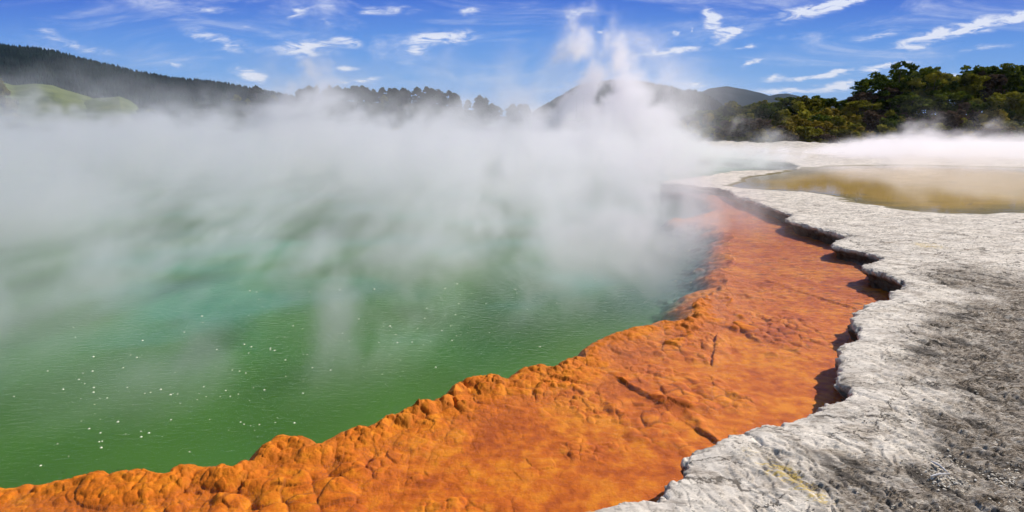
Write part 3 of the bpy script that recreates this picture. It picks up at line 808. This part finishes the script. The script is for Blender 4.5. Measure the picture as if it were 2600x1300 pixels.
CW = {'leaves_dark': 'dark green', 'leaves_olive': 'olive green', 'leaves_gold': 'golden yellow', 'leaves_brown': 'dry brown'}
count = {}
for ri, (Y, kd, h0, h1, sp) in enumerate(rows):
    X = -24.0 if ri < 4 else 14.0
    while X < Y * 1.12:
        Yj = Y + pr.uniform(-1, 1); Xj = X + pr.uniform(-.8, .8)
        # photo column of this spot
        px = 1300 + F * (Xj / Yj) * 1.0 * (CP + ((650 - 300) / F) * SP)
        sky_y = np.interp(px, SKX, SKYP)
        zs = float(PY(px, sky_y, Yj)[2]); gz = ground_at(Xj, Yj)
        right = px > 2150
        if kd == 'tree' and h0 == 0: h = (zs - gz) * pr.uniform(.86, 1.02)
        elif kd == 'tree' and h0 < 0: h = (zs - gz) * pr.uniform(.80, .95)
        else: h = min(pr.uniform(h0, h1), max(1.0, (zs - gz) * .97))
        kind = 'shrub' if kd == 'shrub' or (kd == 'mix' and pr.random() < .5) or h < 2.2 else 'tree'
        q = pr.random(); tab = COL[0 if ri < 2 and not right else 1 if ri < 3 else 2 if ri < 5 else 3]
        mat = next(m_ for m_, c_ in tab if q <= c_)
        i = int(pr.integers(0, 6 if kind == 'tree' else 5))
        wide = 1.25 if kind == 'shrub' and h < 2.8 else (max(.62, min(1.1, 4.6 / h)) if kind == 'tree' else 1.0)
        where = ['in the scrub belt\'s front row', 'in the scrub belt\'s second row', 'in the scrub belt\'s third row', 'in the scrub belt\'s middle row', 'high in the scrub belt', 'on the scrub belt\'s skyline', 'on the scrub belt\'s skyline'][ri]
        side = 'seen through steam' if px < 1740 else 'low left half' if px < 2150 else 'high right half'
        lab = f"{CW[mat.name]} {'shrub' if kind == 'shrub' else 'scrub tree'} {where}, {side}"
        if h > 0.9:
            plant(kind, i, (Xj, Yj, gz - .1), h, mat, lab, 'scrub belt behind the far white shore', pr.uniform(0, 6.28), wide)
        X += sp * pr.uniform(.8, 1.2)

# the named skyline trees of the scrub slope
for px, top, Y, i, wide, lab in ((2225, 196, 76, 0, 1.0, 'dark layered tree below left of the tallest pair on the scrub slope'), (2290, 161, 77, 2, .85, 'tallest flat topped dark tree on the scrub skyline'),
                              (2350, 170, 78, 3, .8, 'dark wind swept tree right beside the tallest flat topped one'), (2395, 200, 75, 1, .9, 'shorter dark tree in the dip right of the tallest pair'),
                              (2465, 166, 77, 4, .9, 'dark tree at the left end of the high right hand clump'), (2535, 162, 78, 5, .9, 'flat topped dark tree near the right edge of the photo')):
    q = PY(px, top, Y); gz = ground_at(q[0], Y)
    plant('tree', i, (q[0], Y, gz - .1), q[2] - gz + .1, L_dark, lab, None, i * 1.3, wide)

# pines on the low hill behind the steam
PN = [(649, 212, 1.5, 'big broad round headed pine standing alone left of the steam'), (685, 238, 1.2, 'small pine just right of the big lone pine'), (740, 240, 1.1, 'hazy pine at the left flank of the steam billow'),
      (781, 217, .9, 'faint pine half hidden by the steam billow'), (804, 210, .8, 'tallest faint pine top poking from the steam billow'), (836, 210, .7, 'slim dark pine at the left end of the clear pine row'),
      (866, 223, 1.0, 'dark pine second from the left end of the clear row'), (905, 227, 1.0, 'pine left of centre in the clear row'), (930, 225, .9, None), (950, 232, 1.0, None), (968, 229, .9, None),
      (990, 224, 1.1, 'tall full pine in the middle of the clear row'), (1020, 223, 1.1, 'tallest full pine right of the middle of the clear row'), (1036, 229, .9, None), (1055, 240, .9, None), (1073, 234, .9, 'pine rising above its neighbours right of the tall pair'),
      (1097, 240, .9, None), (1124, 241, .9, 'last dark pine at the right end of the clear row'), (1145, 252, .9, None), (1208, 259, 1.1, None), (1245, 261, 1.1, None), (1262, 264, 1.0, None), (1300, 283, 1, None), (1322, 290, 1, None)]
fr_ = [(pr.uniform(330, 1340), 0) for _ in range(60)]
fil = [(pr.uniform(775, 1180), 1) for _ in range(72)] + [(pr.uniform(1180, 1400), 1) for _ in range(14)]
GX, GY, GZ = G_pr[0], G_pr[1], G_pr[2]
def hill_z(G, X, Y):
    i = np.argmin((G[0] - X) ** 2 + (G[1] - Y) ** 2); return float(G[2].ravel()[i])
for px, top, wd, lab in PN:
    top += 5
    q = PY(px, top, 209); gz = hill_z(G_pr, q[0], 209)
    h = max(4.5, q[2] - gz + 1.2)
    plant('pine', int(pr.integers(0, 5)), (q[0], 209, q[2] - h), h, L_pine, lab or 'dark pine among others in the row on the low hill', None if lab else 'pines in the row on the low hill', pr.uniform(0, 6.28), wd * min(1.0, 7 / h) if lab is None else wd)
for px, _ in fr_:
    Y = pr.uniform(165, 207)
    X = (px - 1300) / F * Y
    gz = hill_z(G_pr, X, Y)
    plant('pine', int(pr.integers(0, 5)), (X, Y, gz - .3), pr.uniform(2.5, 4.5), L_olive if pr.random() < .12 else L_pine, 'low young pine on the slope below the pine row', 'young pines on the low hill', pr.uniform(0, 6.28), 1.3, 'young_pine')
for px, _ in fil:
    Y = pr.uniform(192, 210); X = (px - 1300) / F * Y; gz = hill_z(G_pr, X, Y)
    plant('pine', int(pr.integers(0, 5)), (X, Y, gz - .4), pr.uniform(3.2, 6.2), L_pine, 'dark pine packed between the taller ones in the pine row', 'pines filling the row on the low hill', pr.uniform(0, 6.28), 1.15)
# tree at the left edge and shrubs by the pasture hills
for px, top, Y, h, i, lab in ((-4, 200, 118, 9.5, 1, 'sunlit yellow green tree cut by the left edge of the photo'), (22, 252, 112, 6.0, 3, 'smaller yellow green tree beside the one at the left edge')):
    q = PY(px, top, Y); plant('pine', i, (q[0], Y, q[2] - h), h, L_yel, lab, None, 1.0, .75, 'yellow_tree')
for px, top, Y, h, mt, lab in ((28, 300, 100, 3.2, L_olive, 'hazy shrub at the foot of the left edge trees'), (60, 312, 96, 2.8, L_brown, 'brownish shrub in the steam right of the left edge trees'), (362, 268, 190, 5, L_pine, 'left bush of the clump beside the smaller pasture hill'), (392, 276, 186, 5, L_olive, 'middle bush of the clump beside the smaller pasture hill'),
                          (425, 282, 188, 5, L_pine, 'right bush of the clump beside the smaller pasture hill')):
    q = PY(px, top, Y); plant('shrub', int(pr.integers(0, 5)), (q[0], Y, q[2] - h), h, mt, lab, None, 1.0, 1.2)

# far conifer forest: one mass of little trees over the ridge and the mountain
def forest(name, G, nrow, hgt, seed, label, sel=(0.25, 1.0), wid=.24):
    r = np.random.default_rng(seed)
    X, Y, Z, nx_, nt, ny_ = G
    N = nrow
    u_ = r.uniform(1, nx_ - 2, N); t_ = r.uniform(sel[0] * ny_, sel[1] * ny_ + 1, N)
    # dense line along the crest
    kc = N // 6; t_[:kc] = ny_ - 1 + r.uniform(-1.2, .8, kc)
    i = u_.astype(int); j = np.clip(t_.astype(int), 0, nt - 2); fu = u_ - i; fv = t_ - j
    def bl(A): return (A[i, j] * (1 - fu) + A[i + 1, j] * fu) * (1 - fv) + (A[i, j + 1] * (1 - fu) + A[i + 1, j + 1] * fu) * fv
    px_, py_, pz_ = bl(X), bl(Y), bl(Z)
    h = hgt * r.uniform(.6, 1.25, N); rad = h * wid * r.uniform(.8, 1.3, N)
    k = 5; V = []; 
    angs = np.arange(k) * 2 * np.pi / k
    a0 = r.uniform(0, 6, N)
    vs = []
    for (zr, rr_) in ((0.0, 1.0), (.55, .34), (.45, .75), (1.0, 0.02)):
        an = angs[None] + a0[:, None] + (zr > .4) * .5
        jr = r.uniform(.7, 1.3, (N, k))
        vs.append(np.stack([px_[:, None] + np.cos(an) * rad[:, None] * rr_ * jr, py_[:, None] + np.sin(an) * rad[:, None] * rr_ * jr, np.repeat((pz_ + h * zr - h * .08)[:, None], k, 1)], -1))
    v = np.concatenate(vs, 1).reshape(-1, 3)
    fl = []
    for lo in (0, 2):
        for q in range(k):
            a, b = lo * k + q, lo * k + (q + 1) % k
            fl.append((a, b, b + k, a + k))
    fl = np.array(fl); f = (np.arange(N)[:, None, None] * (4 * k) + fl[None]).reshape(-1, 4)
    return tag(link(bpy.data.objects.new(name, mesh_np(name, v, f, L_con, False))), kind='stuff', label=label)
forest('conifer_forest', G_ridge, 15000, 10, 5, 'dense dark conifer forest covering the far left ridge', (.2, 1.0))
forest('mountain_forest', G_mtn, 5000, 11, 6, 'thin dark tree cover on the mountain behind the steam', (.3, 1.0), .4)

# ================================================================ steam: real volumes, voxel densities worked out here and read by geometry nodes
_V = np.random.default_rng(5).random((64, 64, 64)).astype(np.float32)
def vn3(x, y, z):
    x0 = np.floor(x); y0 = np.floor(y); z0 = np.floor(z)
    fx = x - x0; fy = y - y0; fz = z - z0
    fx = fx * fx * (3 - 2 * fx); fy = fy * fy * (3 - 2 * fy); fz = fz * fz * (3 - 2 * fz)
    xi = x0.astype(np.int32) & 63; yi = y0.astype(np.int32) & 63; zi = z0.astype(np.int32) & 63
    x1 = (xi + 1) & 63; y1 = (yi + 1) & 63; z1 = (zi + 1) & 63
    V = _V.ravel()
    def g(a, b, c): return V[(a << 12) | (b << 6) | c]
    a = g(xi, yi, zi); a += (g(x1, yi, zi) - a) * fx
    b = g(xi, y1, zi); b += (g(x1, y1, zi) - b) * fx
    a += (b - a) * fy
    c = g(xi, yi, z1); c += (g(x1, yi, z1) - c) * fx
    b = g(xi, y1, z1); b += (g(x1, y1, z1) - b) * fx
    c += (b - c) * fy
    return a + (c - a) * fz
def fbm3(x, y, z, octv, g=.5):
    r = 0; a = 1; t = 0
    for k in range(octv):
        f = 2.07 ** k
        r = r + a * vn3(x * f + 31.7 * k, y * f + 11.3 * k, z * f + 5.9 * k); t += a; a *= g
    return (r / t).astype(np.float32)

def colx(px, Y): return (px - 1300) / F * Y
BUMPS = [(-60, 30, 4, 1.0), (110, 30, 3, .7), (330, 33, 3.0, .9), (480, 30, 2.2, 1.0), (770, 33, 2.2, 2.9), (840, 34, 2.6, 1.2), (1000, 31, 3.0, .4), (1165, 34, 1.3, 2.6), (1300, 33, 2.5, -.1),
         (1455, 36, 1.6, 5.2), (1530, 37, 2.0, 5.0), (1610, 38, 2.4, 3.6), (1720, 38, 2.4, -.9), (1850, 42, 4.5, -1.5), (1990, 42, 4.0, -1.0), (660, 30, 2.4, -.5), (1390, 33, 1.8, -.3)]
PLUMES = [(1475, 36, 1.5, 8.6, .24), (1520, 37, 2.6, 7.4, .28), (1630, 38, 3.0, 6.8, .20), (1300, 40, 1.7, 8.0, .10), (1330, 40, 1.8, 5.4, .10), (735, 34, 1.8, 6.0, .07), (1175, 34, 1.4, 5.4, .10), (640, 34, 1.6, 4.3, .05)]

def density(X, Y, Z, fine):
    """X, Y: (nx, ny, 1) arrays, Z: (1, 1, nz) heights above the pool; returns extinction per metre"""
    x2, y2 = X[:, :, 0].astype(float), Y[:, :, 0].astype(float)
    dpool = sdf(x2, y2, POOL); dshelf = sdf(x2, y2, SHELF); dpond = sdf(x2, y2, POND)
    top = 2.75 + 0.9 * fbm(x2, y2, .22, 3, .5, 3)
    top = top * (0.50 + 0.50 * ss(y2, 8, 19))
    for px, Yb, wd, hb in BUMPS:
        cx0 = colx(px, Yb)
        top = top + hb * np.exp(-((x2 - cx0) / wd) ** 2 - ((y2 - Yb) / (wd * 1.6)) ** 2)
    nearw = ss(y2, 9.5, 14)
    m_near = ss(-dshelf, -.1, .9) * ss(dpool, 0, 1.0)
    wob = 1.0 * fbm(x2, y2, .35, 3, .5, 6)
    m_far = ss(dpool + wob * ss(y2, 12, 20) + .9 * ss(y2, 24, 30), -.2, 2.2)
    mk = m_near * (1 - nearw) + m_far * nearw
    s0 = np.interp(y2, [3.5, 5, 7, 9, 12, 15, 19, 24, 60], [.17, .25, .31, .36, .39, .36, .36, .36, .36])
    left = ss(-x2 - .30 * y2, -1.5, 3.0)
    s0 = s0 * (1 + .6 * left * (1 - nearw))
    s0 = s0 * mk * (1 - .85 * ss(y2, 54, 60))
    # steam off the second pond and over the low ground behind it
    pst = ss(dpond + .6 * wob, -1.2, 1.0) * ss(y2 + 1.6 * wob, 25.0, 33) + ss(y2, 33, 40) * ss(x2 - 9 + 2 * wob, 0, 6)
    pst = np.clip(pst, 0, 1) * (1 - ss(y2, 48, 56)) * (1 - m_far)
    ptop = 0.80 + .35 * fbm(x2, y2, .25, 3, .5, 9) + .8 * ss(x2 / y2, .50, .75) + 2.0 * np.exp(-((x2 - colx(2440, 34)) / 4.5) ** 2 - ((y2 - 36) / 8) ** 2)
    top = (top * m_far + ptop * (1 - m_far))[:, :, None].astype(np.float32)
    s0 = np.clip(s0 + .33 * pst, 0, 1)[:, :, None].astype(np.float32)
    k = 1.0
    ws = .9
    lean = Z * .18
    wx_ = vn3(X * .45 + 7, Y * .45, (Z - 0) * .40 + 3) - .5; wy_ = vn3(X * .45 + 3, Y * .45 + 19, Z * .4) - .5
    XX = X - lean + ws * 2.2 * wx_; YY = Y + ws * 1.6 * wy_
    n_ = fbm3(XX * (1.5 if fine else .80), YY * (.42 if fine else .27), Z * (.9 if fine else .66) + 1.3, 5, .66)
    bil = 1 - np.abs(2 * fbm3(XX * .50 + 40, YY * .16, Z * .45, 3, .5) - 1) * 2.2
    n_ = (n_ - .5) * 2.3 + .5 + .28 * (bil - .55)
    hgt = Z
    e = (top * (.50 + .95 * (n_ - .28)) - hgt) / (.40 + .16 * top) 
    low = np.clip(e, 0, 1)
    # patchiness: open near the camera, nearly closed far off
    cl = np.interp(y2, [4, 9, 14, 20, 60], [0.44, .41, .36, .27, .24])[:, :, None]
    pw = ss(n_, cl, cl + .34)
    D = s0 * low ** 1.4 * (.06 + .94 * pw)
    for px, Yb, wd, hp, sg in PLUMES:
        cx0 = colx(px, Yb)
        rr2 = ((X - cx0 - .12 * Z - .9 * wx_ * Z * .35) / wd) ** 2 + ((Y - Yb - wy_) / (wd * 1.3)) ** 2
        D = D + sg * np.exp(-rr2) * np.clip((hp + 2.4 * (n_ - .5) - Z) / 3.2, 0, 1) * ss(n_, .12, .60)
    # a thin torn veil drifting above the bank
    vt = (top * 1.45 + 3.0 * (n_ - .45) - hgt) / 1.6
    D = D + (s0 * (.01 + .085 * (m_far * (1 - ss(x2 / y2, .22, .32)))[:, :, None].astype(np.float32))) * np.clip(vt, 0, 1) ** 2 * ss(n_, .38, .72)
    D = D * np.clip(Z / .08, .0, 1)
    return D.astype(np.float32)

def steam_mat(name, sc, col=(.992, .966, 1.0), g=.35):
    m, n, out = material(name)
    pv = n.new('ShaderNodeVolumePrincipled')
    pv.inputs['Color'].default_value = col + (1,)
    pv.inputs['Density'].default_value = sc
    pv.inputs['Anisotropy'].default_value = g
    pv.inputs['Density Attribute'].default_value = 'density'
    n.l.new(pv.outputs[0], out.inputs['Volume'])
    return m

def steam(name, lo, hi, vox, mat, fine, label):
    nx_, ny_, nz_ = [int(round((h - l) / v_)) + 1 for l, h, v_ in zip(lo, hi, vox)]
    hi = [l + (k_ - 1) * v_ for l, k_, v_ in zip(lo, (nx_, ny_, nz_), vox)]
    xs = (lo[0] + np.arange(nx_) * vox[0]).astype(np.float32); ys = (lo[1] + np.arange(ny_) * vox[1]).astype(np.float32); zs = (lo[2] + np.arange(nz_) * vox[2]).astype(np.float32)
    out_ = np.empty((nx_, ny_, nz_), np.float32)
    for a in range(0, nx_, 48):
        X, Y = np.meshgrid(xs[a:a + 48], ys, indexing='ij')
        out_[a:a + 48] = density(X[:, :, None], Y[:, :, None], zs[None, None, :], fine)
    me = bpy.data.meshes.new(name)
    me.vertices.add(out_.size)
    at = me.attributes.new('steam', 'FLOAT', 'POINT'); at.data.foreach_set('value', out_.ravel())
    me.materials.append(mat)
    ob = link(bpy.data.objects.new(name, me))
    ng = bpy.data.node_groups.new(name, 'GeometryNodeTree')
    ng.interface.new_socket('Geometry', in_out='INPUT', socket_type='NodeSocketGeometry')
    ng.interface.new_socket('Geometry', in_out='OUTPUT', socket_type='NodeSocketGeometry')
    N = ng.nodes; Lk = ng.links
    gi = N.new('NodeGroupInput'); go = N.new('NodeGroupOutput')
    vc = N.new('GeometryNodeVolumeCube')
    vc.inputs['Min'].default_value = lo; vc.inputs['Max'].default_value = hi
    vc.inputs['Resolution X'].default_value = nx_; vc.inputs['Resolution Y'].default_value = ny_; vc.inputs['Resolution Z'].default_value = nz_
    ps = N.new('GeometryNodeInputPosition')
    sb_ = N.new('ShaderNodeVectorMath'); sb_.operation = 'SUBTRACT'; Lk.new(ps.outputs[0], sb_.inputs[0]); sb_.inputs[1].default_value = lo
    dv = N.new('ShaderNodeVectorMath'); dv.operation = 'DIVIDE'; Lk.new(sb_.outputs[0], dv.inputs[0]); dv.inputs[1].default_value = vox
    ad = N.new('ShaderNodeVectorMath'); ad.operation = 'ADD'; Lk.new(dv.outputs[0], ad.inputs[0]); ad.inputs[1].default_value = (.5, .5, .5)
    fl = N.new('ShaderNodeVectorMath'); fl.operation = 'FLOOR'; Lk.new(ad.outputs[0], fl.inputs[0])
    sp = N.new('ShaderNodeSeparateXYZ'); Lk.new(fl.outputs[0], sp.inputs[0])
    # integer index so that it stays exact past 2^24
    ints = []
    for k_ in range(3):
        fi = N.new('FunctionNodeFloatToInt'); Lk.new(sp.outputs[k_], fi.inputs[0]); ints.append(fi.outputs[0])
    def im(op, a, b):
        q = N.new('FunctionNodeIntegerMath'); q.operation = op
        for s__, v_ in ((q.inputs[0], a), (q.inputs[1], b)):
            if isinstance(v_, int): s__.default_value = v_
            else: Lk.new(v_, s__)
        return q.outputs[0]
    idx = im('ADD', im('MULTIPLY', im('ADD', im('MULTIPLY', ints[0], ny_), ints[1]), nz_), ints[2])
    na = N.new('GeometryNodeInputNamedAttribute'); na.data_type = 'FLOAT'; na.inputs[0].default_value = 'steam'
    si = N.new('GeometryNodeSampleIndex'); si.data_type = 'FLOAT'; si.domain = 'POINT'; si.clamp = True
    Lk.new(gi.outputs[0], si.inputs['Geometry'])
    Lk.new(next(o_ for o_ in na.outputs if o_.enabled and o_.name == 'Attribute'), si.inputs['Value'])
    Lk.new(idx, si.inputs['Index'])
    Lk.new(si.outputs[0], vc.inputs['Density'])
    sm = N.new('GeometryNodeSetMaterial'); sm.inputs['Material'].default_value = mat
    Lk.new(vc.outputs[0], sm.inputs['Geometry']); Lk.new(sm.outputs[0], go.inputs[0])
    md = ob.modifiers.new('steam', 'NODES'); md.node_group = ng
    tag(ob, label, None, None, 'stuff')
    return ob, out_
STM = steam_mat('steam', 1.0)
YS = 15.0
if not os.environ.get('NOSTEAM'):
    steam('steam', (-19.0, 3.6, 0.0), (11.0, YS, 2.6), (.08, .08, .075), STM, True, 'thin drifting wisps of steam over the near green water')
    steam('steam', (-50.0, YS + .1, 0.0), (46.0, 60.0, 9.4), (.22, .23, .15), STM, False, 'thick pale bank of steam rising off the pool and the pond')

# ================================================================ bubbles on the pool
def dome(r, k=10, rings=4):
    v = []; f = []
    for i in range(rings):
        th = i / rings * np.pi / 2
        for j in range(k):
            q = 2 * np.pi * j / k; v.append((r * math.cos(th) * math.cos(q), r * math.cos(th) * math.sin(q), r * math.sin(th) * .8))
    v.append((0, 0, r * .8))
    for i in range(rings - 1):
        for j in range(k):
            a, b = i * k + j, i * k + (j + 1) % k
            f += [(a, b, b + k), (a, b + k, a + k)]
    for j in range(k): f.append(((rings - 1) * k + j, (rings - 1) * k + (j + 1) % k, len(v) - 1))
    return np.array(v), np.array(f)
m, n, out = material('bubble_film')
b = principled(n, out, (.80, .84, .60), .12, None, .8)
BUB = m
m, n, out = material('bubble_skirt')
principled(n, out, (.035, .09, .02), .2, None, .5)
BSK = m
vb, fb = dome(1.0)
MB = mesh_np('bubble', vb, fb, BUB)
br = np.random.default_rng(77)
CLU = [(1000, 850, 230, 90, 92), (330, 1000, 280, 95, 50), (1540, 640, 230, 50, 64), (1180, 740, 240, 60, 30), (680, 1030, 110, 50, 16), (620, 870, 300, 110, 30), (250, 1100, 160, 50, 14)]
poolok = []
for cx0, cy0, sx_, sy_, cnt in CLU:
    k = 0
    while k < cnt:
        px, py = cx0 + br.normal() * sx_ * .8, cy0 + br.normal() * sy_ * .8
        if px < 0 or py < 520: continue
        p = P(px, py, 0.0)
        if sdf(np.array([p[0]]), np.array([p[1]]), SHELF)[0] > -.18 or sdf(np.array([p[0]]), np.array([p[1]]), POOL)[0] < .1: continue
        poolok.append((p, cx0)); k += 1
for p, cx0 in poolok:
    s = (.0007 + .0014 * br.random() ** 2.2) * float(np.hypot(p[0], p[1]))
    o_ = link(bpy.data.objects.new('bubble', MB)); o_.location = (p[0], p[1], .0005); o_.scale = (s, s, s)
    tag(o_, 'small glistening gas bubble floating on the green water', 'bubble', 'gas bubbles on the green water')

# ================================================================ loose things on the sinter
def land_h(xq, yq):
    return np.full(np.shape(xq), LEDGE_H) + 0.012 * np.clip(-sdf(np.asarray(xq, float), np.asarray(yq, float), POOL), 0, 6) + 0.035 * fbm(np.asarray(xq, float), np.asarray(yq, float), 0.7, 3, .5, 2)
def chips(name, xy, size, mat, seed, label):
    r = np.random.default_rng(seed); N = len(xy)
    z0 = land_h(xy[:, 0], xy[:, 1]) + r.uniform(.0, .012, N)
    a = r.uniform(0, 6.28, N); s = size * r.uniform(.5, 1.6, N)
    base = np.array([(-1, -.5, 0), (-.2, -.7, 0), (.9, -.35, 0), (1.0, .3, 0), (.1, .7, 0), (-.8, .45, 0)])
    V = []
    for zz_, sh_ in ((-.25, 1.0), (.28, .82)):
        q = base[None] * sh_ * r.uniform(.75, 1.25, (N, 6, 1)) * s[:, None, None]
        xx_ = q[..., 0] * np.cos(a)[:, None] - q[..., 1] * np.sin(a)[:, None]; yy2 = q[..., 0] * np.sin(a)[:, None] + q[..., 1] * np.cos(a)[:, None]
        tl = r.normal(size=(N, 2)) * .22
        V.append(np.stack([xy[:, :1] + xx_, xy[:, 1:] + yy2, z0[:, None] + zz_ * s[:, None] + xx_ * tl[:, :1] + yy2 * tl[:, 1:]], -1))
    v = np.concatenate(V, 1).reshape(-1, 3)
    fl = [(0, 5, 4), (0, 4, 3), (0, 3, 2), (0, 2, 1), (6, 7, 8), (6, 8, 9), (6, 9, 10), (6, 10, 11)]
    for j in range(6):
        b_ = (j + 1) % 6; fl += [(j, b_, b_ + 6), (j, b_ + 6, j + 6)]
    f = (np.arange(N)[:, None, None] * 12 + np.array(fl)[None]).reshape(-1, 3)
    return tag(link(bpy.data.objects.new(name, mesh_np(name, v, f, mat, False))), kind='stuff', label=label)
m, n, out = material('pale_flake')
geo = n.new('ShaderNodeNewGeometry')
principled(n, out, n.ramp(n.noise(geo.outputs['Position'], 30, 3), [(.35, (.42, .34, .24)), (.5, (.70, .62, .50)), (.7, (.85, .80, .72))]), .7)
FLK = m
m, n, out = material('dark_grit')
geo = n.new('ShaderNodeNewGeometry')
principled(n, out, n.ramp(n.noise(geo.outputs['Position'], 30, 3), [(.35, (.05, .04, .03)), (.5, (.16, .13, .10)), (.7, (.34, .30, .25))]), .8)
GRT = m
cr = np.random.default_rng(9)
def pts_px(cx0, cy0, sx_, sy_, N):
    q = P(cx0 + cr.normal(size=N) * sx_, cy0 + cr.normal(size=N) * sy_, LEDGE_H + .03)[:, :2]
    return q[-sdf(q[:, 0], q[:, 1], POOL) > .12]
fk = np.concatenate([pts_px(2395, 1180, 26, 16, 240), pts_px(2415, 1215, 24, 10, 130), pts_px(2550, 1208, 30, 12, 160), pts_px(2585, 1262, 30, 14, 90), pts_px(2300, 1060, 200, 120, 130)])
chips('loose_flakes', fk, .0062, FLK, 3, 'scattered pale sinter flakes lying on the grey crust at lower right')
q = np.stack([cr.uniform(.2, 12, 9000), cr.uniform(1.6, 11, 9000)], -1)
dq = -sdf(q[:, 0], q[:, 1], POOL); kp = (dq > .25) & (cr.random(9000) < np.clip((dq - .2) * .8, .05, 1)) & (q[:, 0] < q[:, 1] * 1.1 + .5)
chips('loose_grit', q[kp], .0050, GRT, 4, 'small dark grit strewn over the sinter')

m, n, out = material('bleached_wood')
geo = n.new('ShaderNodeNewGeometry')
principled(n, out, n.ramp(n.noise(geo.outputs['Position'], 60, 3), [(.3, (.45, .42, .42)), (.7, (.85, .82, .82))]), .55)
TWG = m
for (a0, b0, a1, b1, r0, lab) in ((2366, 1158, 2410, 1189, .0065, 'short pale bleached twig slanting down to the right, upper of two at lower right'), (2363, 1198, 2414, 1191, .0055, 'thin white bleached twig lying nearly level, lower of two at lower right')):
    pa = P(a0, b0, LEDGE_H + .06); pb = P(a1, b1, LEDGE_H + .06)
    for q_ in (pa, pb): q_[2] = float(land_h(q_[0], q_[1])) + .022
    mid_ = (pa + pb) / 2 + np.array([.004, .004, .006])
    tv, tf = tube([pa, pa * .5 + mid_ * .5, mid_, mid_ * .5 + pb * .5, pb], [r0 * .5, r0, r0 * .95, r0 * .8, r0 * .3], 7)
    c0 = tv.mean(0)
    o_ = link(bpy.data.objects.new('twig', mesh_np('twig', tv - c0, tf, TWG))); o_.location = c0
    tag(o_, lab, 'twig')

# ================================================================ the air between here and the hills
if not os.environ.get('NOHAZE'):
    m, n, out = material('haze')
    pv = n.new('ShaderNodeVolumePrincipled')
    pv.inputs['Color'].default_value = (.50, .72, 1.0, 1)
    pv.inputs['Density'].default_value = 0.00006
    pv.inputs['Anisotropy'].default_value = 0.0
    n.l.new(pv.outputs[0], out.inputs['Volume'])
    lo, hi = (-5200, -80, -2.8), (5200, 6200, 260)
    hv = [(a, b, c) for a in (lo[0], hi[0]) for b in (lo[1], hi[1]) for c in (lo[2], hi[2])]
    me = mesh_np('haze', hv, [(0, 1, 3, 2), (4, 6, 7, 5), (0, 4, 5, 1), (2, 3, 7, 6), (0, 2, 6, 4), (1, 5, 7, 3)], m, False)
    tag(link(bpy.data.objects.new('haze', me)), kind='stuff', label='thin bluish air between the pool and the far hills')
